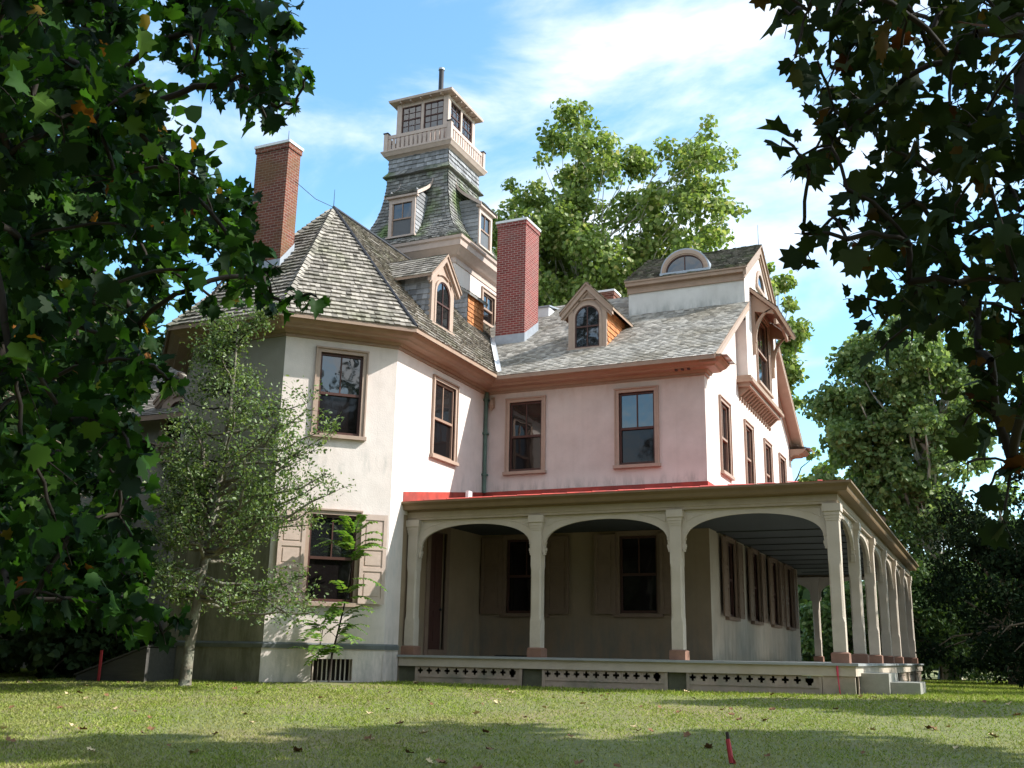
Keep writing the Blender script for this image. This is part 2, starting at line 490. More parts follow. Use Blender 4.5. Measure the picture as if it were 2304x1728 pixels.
# ------------------------------------------------------------------ geometry helpers
class MB:
    def __init__(s):
        s.v, s.f, s.mi = [], [], []
    def poly(s, pts, m=0):
        k = len(s.v)
        s.v += [tuple(p) for p in pts]
        s.f.append(tuple(range(k, k + len(pts))))
        s.mi.append(m)
    def faces(s, pts, fs, m=0):
        k = len(s.v)
        s.v += [tuple(p) for p in pts]
        for f in fs:
            s.f.append(tuple(k + i for i in f))
            s.mi.append(m)
    def hexa(s, p, m=0):                       # p: 4 bottom then 4 top
        s.faces(p, [(0, 1, 2, 3), (4, 5, 6, 7), (0, 1, 5, 4), (1, 2, 6, 5), (2, 3, 7, 6), (3, 0, 4, 7)], m)
    def box(s, x0, x1, y0, y1, z0, z1, m=0):
        s.hexa([(x0, y0, z0), (x1, y0, z0), (x1, y1, z0), (x0, y1, z0), (x0, y0, z1), (x1, y0, z1), (x1, y1, z1), (x0, y1, z1)], m)
    def fbox(s, fr, u0, u1, z0, z1, d0, d1, m=0):
        s.hexa([fr.p(u0, z0, d0), fr.p(u1, z0, d0), fr.p(u1, z0, d1), fr.p(u0, z0, d1), fr.p(u0, z1, d0), fr.p(u1, z1, d0), fr.p(u1, z1, d1), fr.p(u0, z1, d1)], m)
    def prism(s, pts, off, m=0):               # polygon pts extruded by vector off
        n = len(pts)
        off = Vector(off)
        q = [tuple(Vector(p) + off) for p in pts]
        s.faces(list(pts) + q, [tuple(range(n)), tuple(range(n, 2 * n))] + [(i, (i + 1) % n, n + (i + 1) % n, n + i) for i in range(n)], m)
    def tube(s, pts, rad, seg=8, m=0, cap=True):
        pts = [Vector(p) for p in pts]
        if not hasattr(rad, '__len__'):
            rad = [rad] * len(pts)
        k = len(s.v)
        ref = Vector((0.3, 0.2, 1)).normalized()
        for i, p in enumerate(pts):
            t = (pts[min(i + 1, len(pts) - 1)] - pts[max(i - 1, 0)])
            t = t.normalized() if t.length > 1e-9 else Vector((0, 0, 1))
            a = t.cross(ref)
            if a.length < 0.05:
                a = t.cross(Vector((1, 0, 0)))
            a.normalize()
            b = t.cross(a)
            for j in range(seg):
                an = 2 * math.pi * j / seg
                s.v.append(tuple(p + (a * math.cos(an) + b * math.sin(an)) * rad[i]))
        for i in range(len(pts) - 1):
            for j in range(seg):
                s.f.append((k + i * seg + j, k + i * seg + (j + 1) % seg, k + (i + 1) * seg + (j + 1) % seg, k + (i + 1) * seg + j))
                s.mi.append(m)
        if cap:
            s.f.append(tuple(k + j for j in range(seg)))
            s.mi.append(m)
            s.f.append(tuple(k + (len(pts) - 1) * seg + j for j in range(seg)))
            s.mi.append(m)
    def build(s, name, mats, parent=None, smooth=False, root=None):
        if isinstance(mats, str):
            mats = [mats]
        me = bpy.data.meshes.new(name)
        off = Vector((0, 0, 0))
        pr = root if root is not None else parent
        while pr is not None:
            off += pr.location
            pr = pr.parent
        me.from_pydata([(a - off.x, b - off.y, c - off.z) for a, b, c in s.v], [], s.f)
        for mm in mats:
            me.materials.append(MATS[mm])
        me.polygons.foreach_set('material_index', s.mi)
        if smooth:
            me.polygons.foreach_set('use_smooth', [True] * len(me.polygons))
        me.update()
        o = bpy.data.objects.new(name, me)
        COL.objects.link(o)
        if parent is not None:
            o.parent = parent
        return o

class Fr:
    """a wall's own frame: u along the wall, z up, d outwards"""
    def __init__(s, O, U, N):
        s.O, s.U, s.N = Vector(O), Vector(U).normalized(), Vector(N).normalized()
    def p(s, u, z, d=0.0):
        q = s.O + s.U * u + s.N * d
        return (q.x, q.y, q.z + z)

def tag(o, label=None, cat=None, group=None, kind=None):
    if label: o['label'] = label
    if cat: o['category'] = cat
    if group: o['group'] = group
    if kind: o['kind'] = kind
    return o
def empty(name, loc, label, cat, group=None):
    o = bpy.data.objects.new(name, None)
    o.empty_display_size = 0.3
    COL.objects.link(o)
    o.location = loc
    return tag(o, label, cat, group)

def wall_grid(mb, fr, u0, u1, z0, z1, ops, reveal=0.14, m=0):
    us = sorted({u0, u1} | {x for o in ops for x in o[:2] if u0 < x < u1})
    zs = sorted({z0, z1} | {x for o in ops for x in o[2:4] if z0 < x < z1})
    def isop(a, b):
        return any(o[0] < a < o[1] and o[2] < b < o[3] for o in ops)
    for i in range(len(us) - 1):
        for j in range(len(zs) - 1):
            if not isop((us[i] + us[i + 1]) / 2, (zs[j] + zs[j + 1]) / 2):
                mb.poly([fr.p(us[i], zs[j]), fr.p(us[i + 1], zs[j]), fr.p(us[i + 1], zs[j + 1]), fr.p(us[i], zs[j + 1])], m)
    for a, b, c, d in [o[:4] for o in ops]:
        for (p, q) in (((a, c), (a, d)), ((a, d), (b, d)), ((b, d), (b, c)), ((b, c), (a, c))):
            mb.poly([fr.p(*p), fr.p(*q), fr.p(*q, -reveal), fr.p(*p, -reveal)], m)

def sweep(mb, path, prof, closed=False, side=1, m=0):
    """moulding: profile [(outward, z)] swept along a plan path with mitred corners"""
    n = len(path)
    P = [Vector((a, b)) for a, b in path]
    dirs = [(P[(i + 1) % n] - P[i]).normalized() for i in range(n if closed else n - 1)]
    nor = [Vector((d.y, -d.x)) * side for d in dirs]
    rings = []
    for i in range(n):
        if closed:
            a, b = nor[i - 1], nor[i]
        else:
            a, b = nor[max(i - 1, 0)], nor[min(i, n - 2)]
        mt = (a + b) / (1 + a.dot(b))
        rings.append([(P[i].x + mt.x * d, P[i].y + mt.y * d, z) for d, z in prof])
    k = len(prof)
    for i in range(n if closed else n - 1):
        A, B = rings[i], rings[(i + 1) % n]
        for j in range(k - 1):
            mb.poly([A[j], B[j], B[j + 1], A[j + 1]], m)
    if not closed:
        mb.poly(rings[0], m)
        mb.poly(rings[-1], m)
    return rings

def clip2(poly, rect):
    """convex clip of rect (list) by the convex polygon poly (ccw)"""
    out = rect
    n = len(poly)
    for i in range(n):
        ax, ay = poly[i]
        bx, by = poly[(i + 1) % n]
        inp, out = out, []
        if not inp:
            return []
        def sd(p):
            return (bx - ax) * (p[1] - ay) - (by - ay) * (p[0] - ax)
        for j in range(len(inp)):
            c, p = inp[j], inp[j - 1]
            sc, sp = sd(c), sd(p)
            if (sc >= 0) != (sp >= 0):
                t = sp / (sp - sc)
                out.append((p[0] + t * (c[0] - p[0]), p[1] + t * (c[1] - p[1])))
            if sc >= 0:
                out.append(c)
    return out

def shingles(mb, pts, U, expo=0.15, wid=(0.10, 0.20), t=0.024, m=0, outward=None, rough=1.0):
    """courses of single shingles laid over a convex planar polygon; U runs along the eave"""
    pts = [Vector(p) for p in pts]
    U = Vector(U).normalized()
    N = Vector((0, 0, 0))
    for i in range(1, len(pts) - 1):
        N += (pts[i] - pts[0]).cross(pts[i + 1] - pts[0])
    N.normalize()
    o_ = outward if outward is not None else Vector((0, 0, 1))
    if N.dot(o_) < 0:
        N = -N
    V = N.cross(U)
    if V.z < 0:
        V = -V
    O = pts[0]
    p2 = [((p - O).dot(U), (p - O).dot(V)) for p in pts]
    area = sum(p2[i - 1][0] * p2[i][1] - p2[i][0] * p2[i - 1][1] for i in range(len(p2)))
    if area < 0:
        p2.reverse()
    vmin, vmax = min(p[1] for p in p2), max(p[1] for p in p2)
    umin, umax = min(p[0] for p in p2), max(p[0] for p in p2)
    v = vmin
    while v < vmax - 0.01:
        v1 = min(v + expo, vmax)
        u = umin - random.random() * 0.15
        while u < umax:
            w = random.uniform(*wid)
            dv = random.uniform(-0.010, 0.010) * rough
            va = max(v + dv, vmin)
            q = clip2(p2, [(u + 0.003, va), (u + w - 0.003, va), (u + w - 0.003, v1 + 0.02), (u + 0.003, v1 + 0.02)])
            u += w
            if len(q) < 3:
                continue
            h = t * random.uniform(0.75, 1.45) * (1 if rough <= 1 else random.uniform(0.7, 1.5))
            def up_(p):
                s_ = max(0.0, 1 - (p[1] - va) / (v1 + 0.02 - va))
                return O + U * p[0] + V * p[1] + N * (h * s_ + 0.002)
            k = len(mb.v)
            top = [up_(p) for p in q]
            mb.v += [tuple(x) for x in top]
            mb.f.append(tuple(range(k, k + len(q))))
            mb.mi.append(m)
            for j in range(len(q)):
                a, b = q[j], q[(j + 1) % len(q)]
                if abs(a[1] - va) < 1e-4 and abs(b[1] - va) < 1e-4:
                    kk = len(mb.v)
                    mb.v += [tuple(O + U * a[0] + V * a[1]), tuple(O + U * b[0] + V * b[1])]
                    mb.f.append((k + j, k + (j + 1) % len(q), kk + 1, kk))
                    mb.mi.append(m)
        v = v1

def slab(mb, pts, th, m=0):
    """roof boarding: the polygon just below its shingles, th thick downwards"""
    mb.prism([(a, b, c - 0.004) for a, b, c in pts], (0, 0, -th), m)

def arc_pts(uc, zs, r, n=16, a0=0.0, a1=math.pi, k=1.0):
    return [(uc + r * math.cos(a0 + (a1 - a0) * i / n), zs + k * r * math.sin(a0 + (a1 - a0) * i / n)) for i in range(n + 1)]
def band(mb, fr, inner, outer, d0, d1, m=0):
    """flat ring between two matching polylines, from depth d0 to d1"""
    for i in range(len(inner) - 1):
        a, b, c, d = inner[i], inner[i + 1], outer[i + 1], outer[i]
        mb.hexa([fr.p(*a, d0), fr.p(*b, d0), fr.p(*c, d0), fr.p(*d, d0), fr.p(*a, d1), fr.p(*b, d1), fr.p(*c, d1), fr.p(*d, d1)], m)

# ------------------------------------------------------------------ ground
def gz(x, y):
    """height of the lawn: level round the house, falling towards the camera"""
    b = -0.62 - 0.045 * max(0.0, -6.0 - y)
    return max(b, -2.6) + 0.02 * math.sin(x * 0.35 + y * 0.2)
gm = MB()
xs = [-900, -300, -120, -60] + [-40 + 2 * i for i in range(41)] + [60, 120, 300, 900]
ys = [-600, -200, -80] + [-50 + 1.5 * i for i in range(60)] + [60, 100, 300, 900]
for yv in ys:
    for xv in xs:
        gm.v.append((xv, yv, gz(xv, yv)))
for j in range(len(ys) - 1):
    for i in range(len(xs) - 1):
        a = j * len(xs) + i
        gm.f.append((a, a + 1, a + 1 + len(xs), a + len(xs)))
        gm.mi.append(0)
mat('lawn_soil', (0.155, 0.165, 0.065), rough=0.95, var=0.3, scale=9, bump=0.6, bscale=30, col2=(0.20, 0.17, 0.085), c2scale=0.45, c2lo=0.46, c2hi=0.66)
lawn = tag(gm.build('lawn', 'lawn_soil', smooth=True), 'mown grass lawn in front of the pink house', 'lawn', kind='structure')

# ------------------------------------------------------------------ the house
H = empty('house', (-4.0, 3.0, -0.62), 'large pink stuccoed house with shingled roofs, a tall tower and a wraparound porch', 'house')
LW = 6.509
B1 = (-LW, -5.07)
B2 = (-8.47, -7.03)
B3 = (-11.29, -7.03)
B4 = (-13.25, -5.07)
YG = 13.4
FA = Fr((0, 0, 0), (1, 0, 0), (0, -1, 0))
FX = Fr((-LW, 0, 0), (0, 1, 0), (1, 0, 0))
FF = Fr((B1[0], B1[1], 0), (-1, -1, 0), (1, -1, 0))
FB = Fr((0, B2[1], 0), (1, 0, 0), (0, -1, 0))
FG = Fr((0, 0, 0), (0, 1, 0), (1, 0, 0))
ZW = 7.6          # wall top under the cornice
Z0 = -0.75

UP = (5.085, 7.10)
LO = (1.15, 3.16)
win_A = [(-5.715, -4.715), (-2.41, -1.40)]
win_G = [(1.68, 2.74), (4.96, 6.00), (8.03, 9.08), (10.75, 11.78)]

def sash_window(fr, u0, u1, z0, z1, muntin=True, cas=0.09, lower='screen', shut=None, name='window', sashm='sash_brown', reveal=0.14, sill=True, pane='glass', shm='shutter', casm='casing'):
    w = MB()
    zm = z0 + (z1 - z0) * 0.5
    s = 0.05
    e = 0.004
    # upper sash stands further out than the lower one's screen
    w.fbox(fr, u0 + e, u0 + s, z0 + e, z1 - e, -0.11, -0.035)
    w.fbox(fr, u1 - s, u1 - e, z0 + e, z1 - e, -0.11, -0.035)
    w.fbox(fr, u0 + s, u1 - s, z1 - s - 0.01, z1 - e, -0.11, -0.037)
    w.fbox(fr, u0 + s, u1 - s, z0 + e, z0 + s + 0.02, -0.11, -0.037)
    w.fbox(fr, u0 + s, u1 - s, zm - 0.035, zm + 0.03, -0.11, -0.030)
    um = (u0 + u1) / 2
    if muntin:
        w.fbox(fr, um - 0.016, um + 0.016, zm + 0.03, z1 - s - 0.01, -0.105, -0.05)
    wo_ = w.build(name, sashm, H)
    p = MB()
    p.poly([fr.p(u0, zm - 0.02, -0.075), fr.p(u1, zm - 0.02, -0.075), fr.p(u1, z1, -0.075), fr.p(u0, z1, -0.075)])
    p.poly([fr.p(u0, z0, -0.095), fr.p(u1, z0, -0.095), fr.p(u1, zm, -0.095), fr.p(u0, zm, -0.095)], 1)
    p.build('pane', [pane, 'glass_low'], wo_)
    c = MB()
    c.fbox(fr, u0 - cas, u0, z0 - 0.01, z1, -0.13, 0.035)
    c.fbox(fr, u1, u1 + cas, z0 - 0.01, z1, -0.13, 0.035)
    c.fbox(fr, u0 - cas, u1 + cas, z1, z1 + cas, -0.13, 0.037)
    c.fbox(fr, u0 - cas - 0.035, u0 - cas, z0 - 0.01, z1 + cas, -0.02, 0.065)
    c.fbox(fr, u1 + cas, u1 + cas + 0.035, z0 - 0.01, z1 + cas, -0.02, 0.065)
    c.fbox(fr, u0 - cas - 0.04, u1 + cas + 0.04, z1 + cas, z1 + cas + 0.04, -0.02, 0.075)
    c.build('frame', casm, wo_)
    if sill:
        b = MB()
        b.fbox(fr, u0 - cas - 0.07, u1 + cas + 0.07, z0 - 0.10, z0 - 0.012, -0.135, 0.11)
        b.build('sill', casm, wo_)
    if shut:
        for side in shut:
            sb = MB()
            wd = (u1 - u0) / 2 + 0.07
            a0 = u0 - cas - 0.01 - wd if side < 0 else u1 + cas + 0.01
            za, zb = z0 - 0.02, z1 + 0.05
            a1 = a0 + wd
            st = 0.085
            d0, d1 = 0.085, 0.125
            sb.fbox(fr, a0 + st, a1 - st, za + 0.1, zb - 0.1, d0 + 0.01, d1 - 0.02)
            sb.fbox(fr, a0, a0 + st, za, zb, d0, d1)
            sb.fbox(fr, a1 - st, a1, za, zb, d0, d1)
            h = zb - za
            rails = [(za, za + 0.13), (za + h * 0.36, za + h * 0.36 + 0.09), (za + h * 0.60, za + h * 0.60 + 0.09), (zb - 0.13, zb)]
            for r0, r1 in rails:
                sb.fbox(fr, a0 + st, a1 - st, r0, r1, d0, d1 - 0.001)
            for (r0, r1) in zip(rails[:-1], rails[1:]):
                sb.fbox(fr, a0 + st + 0.04, a1 - st - 0.04, r0[1] + 0.05, r1[0] - 0.05, d1 - 0.021, d1 - 0.006)
            sb.fbox(fr, (a0 + a1) / 2 - 0.03, (a0 + a1) / 2 + 0.03, za + 0.3, za + 0.33, 0.0, d0, 0)
            sb.build('shutter', shm, wo_)
    return wo_

# walls ------------------------------------------------------------
mb = MB()
opsA = [(a, b, *UP) for a, b in win_A] + [(a, b, *LO) for a, b in ((-5.72, -4.58), (-2.42, -1.40))]
wall_grid(mb, FA, -LW, 0, 4.3, ZW, opsA[:2])
mb.build('wall', 'stucco_pink', H)
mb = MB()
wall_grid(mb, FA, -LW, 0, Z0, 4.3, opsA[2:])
mb.build('wall', 'stucco_porch_shade', H)
mb = MB()
opsX = [(-3.10, -1.925, *UP), (-3.03, -2.16, 0.14, 3.10)]
wall_grid(mb, FX, B1[1], -4.42, 0.0, ZW, [])
wall_grid(mb, FX, -4.42, 0, 3.34, ZW, opsX[:1])
wall_grid(mb, FX, B1[1] - 0.02, -4.40, Z0, 0.0, [])
mb.build('wall', 'stucco_cream', H)
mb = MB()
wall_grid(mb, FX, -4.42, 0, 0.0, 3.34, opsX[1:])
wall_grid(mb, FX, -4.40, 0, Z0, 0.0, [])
mb.build('wall', 'stucco_porch_shade', H)
mb = MB()
opsF = [(0.86, 1.905, *UP), (0.80, 1.90, *LO)]
wall_grid(mb, FF, 0, 2.772, 0.16, ZW, opsF)
wall_grid(mb, FF, -0.02, 2.80, Z0, 0.16, [(0.72, 1.66, -0.60, -0.12)], reveal=0.3)
mb.build('wall', 'stucco_cream', H)
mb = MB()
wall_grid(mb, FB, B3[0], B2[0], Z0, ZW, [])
mb.build('wall', 'stucco_shaded', H)  # bay front wears the stucco with shade in its colour
mb = MB()
f4 = Fr((B3[0], B3[1], 0), (-1, 1, 0), (-1, -1, 0))
wall_grid(mb, f4, 0, 2.772, Z0, ZW, [])
f5 = Fr((B4[0], 0, 0), (0, 1, 0), (-1, 0, 0))
wall_grid(mb, f5, B4[1], YG, Z0, ZW + 0.1, [])
f6 = Fr((0, YG, 0), (1, 0, 0), (0, 1, 0))
wall_grid(mb, f6, B4[0], 0, Z0, ZW + 0.1, [])
mb.build('wall', 'stucco_pink', H)
# gable wall
SL = 0.629
def zA(y):
    return 7.78 + SL * (y + 0.6)
mb = MB()
opsG = [(a, b, *UP) for a, b in win_G]
wall_grid(mb, FG, 0, YG, 3.34, ZW, opsG)
mb.poly([(0, 0, ZW), (0, YG, ZW), (0, YG, zA(0) - 0.15), (0, 6.7, zA(6.7) - 0.15), (0, 0, zA(0) - 0.15)])
mb.build('wall', 'stucco_cream', H)
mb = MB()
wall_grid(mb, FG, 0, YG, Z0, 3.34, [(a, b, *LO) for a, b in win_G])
mb.build('wall', 'stucco_porch_dim', H)
# water-table ledge round the bay
mb = MB()
sweep(mb, [(-LW, -4.45), B1, B2, B3, B4, (B4[0], 4)], [(0.0, 0.10), (0.035, 0.10), (0.05, 0.19), (0.0, 0.23)], side=-1)
mb.build('water_table', 'slate_dark', H)
# basement grille
mb = MB()
for k in range(9):
    u = 0.76 + k * 0.105
    mb.fbox(FF, u - 0.014, u + 0.014, -0.6, -0.12, -0.12, -0.09)
gr = mb.build('basement_grille', 'porch_paint', H)
mb = MB()
mb.poly([FF.p(0.70, -0.65, -0.29), FF.p(1.70, -0.65, -0.29), FF.p(1.70, -0.1, -0.29), FF.p(0.70, -0.1, -0.29)])
mb.build('recess', 'doormat', gr)

# windows ----------------------------------------------------------
for a, b in win_A:
    sash_window(FA, a, b, *UP)
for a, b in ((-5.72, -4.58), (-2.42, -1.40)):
    sash_window(FA, a, b, *LO, shut=(-1, 1), shm='joinery_shaded', casm='joinery_shaded', pane='glass_low')
sash_window(FX, -3.10, -1.925, *UP, sashm='sash_tan')
sash_window(FF, 0.86, 1.905, *UP)
sash_window(FF, 0.80, 1.90, *LO, shut=(-1, 1))
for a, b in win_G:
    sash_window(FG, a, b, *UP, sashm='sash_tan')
    sash_window(FG, a, b, *LO, shut=(-1, 1), shm='joinery_shaded', casm='joinery_shaded')
# porch door in the bay's side wall
dm = MB()
dm.fbox(FX, -3.026, -2.164, 0.144, 3.096, -0.13, -0.09)
for (a, b) in ((0.35, 1.1), (1.3, 2.75)):
    dm.fbox(FX, -2.9, -2.63, a, b, -0.09, -0.075)
    dm.fbox(FX, -2.56, -2.29, a, b, -0.09, -0.075)
door = dm.build('door', 'sash_brown', H)
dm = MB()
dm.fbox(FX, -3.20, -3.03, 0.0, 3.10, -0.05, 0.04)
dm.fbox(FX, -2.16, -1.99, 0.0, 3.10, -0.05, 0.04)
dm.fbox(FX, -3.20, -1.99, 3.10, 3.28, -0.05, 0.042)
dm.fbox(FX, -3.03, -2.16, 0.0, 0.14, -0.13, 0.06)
dm.build('frame', 'joinery_shaded', door)
dm = MB()
dm.tube([FX.p(-2.24, 1.15, -0.09), FX.p(-2.24, 1.15, -0.03)], 0.03, 8)
dm.build('handle', 'black_iron', door)

# cornice ----------------------------------------------------------
CPROF = [(0.0, 7.40), (0.045, 7.40), (0.045, 7.47), (0.10, 7.47), (0.13, 7.535), (0.36, 7.545), (0.39, 7.585), (0.50, 7.62), (0.575, 7.70), (0.60, 7.71), (0.60, 7.765), (0.0, 7.78)]
mb = MB()
cpath = [(0, 0.42), (0, 0), (-LW, 0), B1, B2, B3, B4, (B4[0], YG + 0.3)]
sweep(mb, cpath, CPROF, side=-1)
sweep(mb, [(-5, YG), (0, YG), (0, YG - 0.42)], CPROF, side=-1)
mb.build('cornice', 'trim', H)
mb = MB()   # little shingled caps on the cornice returns
shingles(mb, [(0.46, -0.62, 7.775), (0.78, -0.62, 7.775), (0.78, 0.45, 7.775), (0.0, 0.45, 7.90), (0.0, -0.3, 7.90)][:3] + [(0.46, 0.45, 7.90)], (0, 1, 0), m=0)
mb.build('cornice_cap', 'shingle', H)
mb = MB()
shingles(mb, [(0.78, YG - 0.45, 7.775), (0.78, YG + 0.62, 7.775), (0.46, YG + 0.62, 7.90), (0.0, YG - 0.45, 7.90)], (0, 1, 0))
mb.build('cornice_cap', 'shingle', H)

# main roof --------------------------------------------------------
RX = 0.46
RIDGE_Y, RIDGE_Z = 6.7, zA(6.7)
m1 = MB()
low = [(-5.86, -0.68, zA(-0.68) + 0.02), (RX, -0.68, zA(-0.68) + 0.02), (RX, 4.2, zA(4.2)), (-8.45, 4.2, zA(4.2))]
hi = [(-8.45, 4.2, zA(4.2)), (-3.45, 4.2, zA(4.2)), (-3.45, 6.7, RIDGE_Z), (-9.8, 6.7, RIDGE_Z)]
slab(m1, low, 0.10, 1)
slab(m1, hi, 0.10, 1)
shingles(m1, low, (1, 0, 0), expo=0.16, t=0.020, rough=0.5)
shingles(m1, hi, (1, 0, 0), expo=0.16, t=0.020, rough=0.5)
zB = lambda y: 7.78 + SL * (YG + 0.6 - y)
bk = [(-13.8, YG + 0.6, zB(YG + 0.6)), (RX, YG + 0.6, zB(YG + 0.6)), (RX, 9.2, zB(9.2)), (-13.8, 9.2, zB(9.2))]
bk2 = [(-13.8, 9.2, zB(9.2)), (-3.45, 9.2, zB(9.2)), (-3.45, 6.7, RIDGE_Z), (-13.8, 6.7, RIDGE_Z)]
slab(m1, bk, 0.10, 1)
slab(m1, bk2, 0.10, 1)
shingles(m1, bk, (1, 0, 0), expo=0.3, wid=(0.3, 0.5))
main_roof = m1.build('roof', ['shingle_silver', 'trim'], H)
# rake boards and soffits under both gable slopes
mb = MB()
for s_, zf in ((-1, zA), (1, zB)):
    ya, yb = (-0.55, 4.2) if s_ < 0 else (9.2, YG + 0.55)
    pa = [(0.002, ya, zf(ya) - 0.11), (0.002, yb, zf(yb) - 0.11), (0.002, yb, zf(yb) - 0.20), (0.002, ya, zf(ya) - 0.20)]
    mb = MB()
    mb.prism(pa, (RX - 0.01, 0, 0))
    ya, yb = max(ya, 0.01), min(yb, YG - 0.01)
    pb = [(0.002, ya, zf(ya) - 0.20), (0.002, yb, zf(yb) - 0.20), (0.002, yb, zf(yb) - 0.42), (0.002, ya, zf(ya) - 0.42)]
    mb.prism(pb, (0.06, 0, 0))
    pc = [(RX - 0.06, ya, zf(ya) - 0.2), (RX - 0.06, yb, zf(yb) - 0.2), (RX - 0.06, yb, zf(yb) - 0.27), (RX - 0.06, ya, zf(ya) - 0.27)]
    mb.prism(pc, (0.055, 0, 0))
    mb.build('rake_board', 'casing', H)

# bay roof: steep hipped end over the bay --------------------------
def off_pt(a, b, c, d):
    """corner b of the path a-b-c moved outwards by d"""
    a, b, c = Vector(a), Vector(b), Vector(c)
    t1, t2 = (b - a).normalized(), (c - b).normalized()
    n1, n2 = Vector((-t1.y, t1.x)), Vector((-t2.y, t2.x))
    mt = (n1 + n2) / (1 + n1.dot(n2))
    return b + mt * d
EO = 0.68
e1 = off_pt((-LW, 0), B1, B2, EO)
e2 = off_pt(B1, B2, B3, EO)
e3 = off_pt(B2, B3, B4, EO)
e4 = off_pt(B3, B4, (B4[0], 4), EO)
if e2.y > B2[1]:
    raise RuntimeError('offset side')
APX = Vector((-9.88, -3.45, 12.46))
ZE = 7.78
E1, E2, E3, E4 = [Vector((e.x, e.y, ZE)) for e in (e1, e2, e3, e4)]
R0 = Vector((-LW + EO, -EO, ZE))
RB = Vector((-9.88, 6.7, 12.46))
m2 = MB()
planes = [([R0, E1, APX, RB], E1 - R0), ([E1, E2, APX], E2 - E1), ([E2, E3, APX], E3 - E2), ([E3, E4, APX], E4 - E3)]
for pl, U in planes:
    slab(m2, [tuple(p) for p in pl], 0.09, 1)
    shingles(m2, pl, U, expo=0.20, wid=(0.09, 0.15), t=0.042)
wl = [E4, Vector((E4.x, 13.9, ZE)), Vector((APX.x, 13.9, 12.46)), APX]
slab(m2, [tuple(p) for p in wl], 0.09, 1)
shingles(m2, wl, (0, 1, 0), expo=0.4, wid=(0.5, 0.8))
bay_roof = m2.build('roof', ['shingle', 'trim'], H)
# hip caps
mb = MB()
def hipcap(a, b, m, w=0.12, step=0.20):
    d = (b - a)
    n = int(d.length / step)
    t = d.normalized()
    s_ = t.cross(Vector((0, 0, 1))).normalized()
    u_ = s_.cross(t).normalized()
    for i in range(n):
        p = a + t * (i * step)
        q = a + t * ((i + 1) * step + 0.03)
        ww = w * random.uniform(0.85, 1.15)
        for sg in (-1, 1):
            mb.hexa([tuple(p + u_ * 0.06), tuple(p + s_ * sg * ww - u_ * 0.03), tuple(q + s_ * sg * ww - u_ * 0.05), tuple(q + u_ * 0.03),
                     tuple(p + u_ * 0.085), tuple(p + s_ * sg * ww - u_ * 0.005), tuple(q + s_ * sg * ww - u_ * 0.03), tuple(q + u_ * 0.05)], m)
hipcap(E2, APX, 0)
hipcap(E3, APX, 0)
mb.build('hip_cap', ['shingle'], bay_roof)
mb = MB()
mb.tube([E1 + Vector((0, 0, 0.05)), E1.lerp(APX, 0.5) + Vector((0, 0, 0.04)), APX + Vector((0, 0, 0.05))], 0.045, 6)
mb.tube([APX + Vector((0, 0, 0.04)), Vector((-9.88, 2.0, 12.50))], 0.05, 6)
mb.build('hip_flashing', 'black_iron', bay_roof)
# valley between bay roof and main roof
mb = MB()
va, vb = R0 + Vector((0.05, -0.05, 0.02)), Vector((-7.9, 3.15, 10.16))
for i in range(10):
    a, b = va.lerp(vb, i / 10), va.lerp(vb, (i + 1) / 10)
    w = 0.11
    for off in (Vector((w, 0.0, 0.0)), Vector((0.0, -w * 1.0, 0.0))):
        up1 = Vector((0, 0, 0.055))
        oo = Vector((off.x, off.y, (1.19 * -off.y * 0.0) + (SL * 0.0)))
        zz = 0.0 if off.x > 0 else -0.0
        mb.poly([tuple(a + up1), tuple(b + up1), tuple(b + oo + up1 + Vector((0, 0, 0.03))), tuple(a + oo + up1 + Vector((0, 0, 0.03)))])
mb.build('valley_flashing', 'white_metal', main_roof)

# raised attic over the gable, with its oriel front ----------------
Y1, Y2, XB, XL = 4.2, 9.2, 0.33, -3.45
zC = lambda y: 11.92 + 0.628 * (min(y, 2 * 6.7 - y) - 4.0)
mb = MB()
FO = Fr((XB, 0, 0), (0, 1, 0), (1, 0, 0))
ow = (5.72, 7.68, 8.62, 11.0)
wall_grid(mb, FO, Y1, Y2, 8.42, 11.80, [ow])
mb.poly([(XB, Y1, 11.80), (XB, Y2, 11.80), (XB, Y2, zC(Y2) - 0.1), (XB, 6.7, zC(6.7) - 0.1), (XB, Y1, zC(Y1) - 0.1)])
mb.poly([(0.0, Y2, 8.42), (XB, Y2, 8.42), (XB, Y2, 12.0), (0.0, Y2, 12.0)])
mb.poly([(0.0, Y1, 8.42), (XB, Y1, 8.42), (XB, Y2, 8.42), (0.0, Y2, 8.42)])
oriel = mb.build('oriel', 'stucco_cream', H)
mb = MB()
mb.poly([(0.0, Y1, 8.42), (XB, Y1, 8.42), (XB, Y1, 10.75), (0.0, Y1, 10.75)], 1)
mb.poly([(XL, Y1, 10.2), (XB, Y1, 10.2), (XB, Y1, 12.0), (XL, Y1, 12.0)])
mb.poly([(XL, Y2, 10.2), (XB, Y2, 10.2), (XB, Y2, 12.0), (XL, Y2, 12.0)])
mb.poly([(XL, Y1, 10.2), (XL, Y2, 10.2), (XL, Y2, 12.0), (XL, 6.7, zC(6.7) - 0.1), (XL, Y1, 12.0)])
attic = mb.build('attic_wall', ['stucco_grey', 'stucco_pink'], H)
mb = MB()
for sy, yy in ((-1, Y1), (1, Y2)):
    a, b = (yy - 0.05, yy) if sy < 0 else (yy, yy + 0.05)
    mb.box(XL - 0.03, XB - 0.002, a, b, 11.52, 11.74)
    a, b = (yy - 0.19, yy) if sy < 0 else (yy, yy + 0.19)
    mb.box(XL - 0.06, XB + 0.003, a, b, 11.74, 11.90)
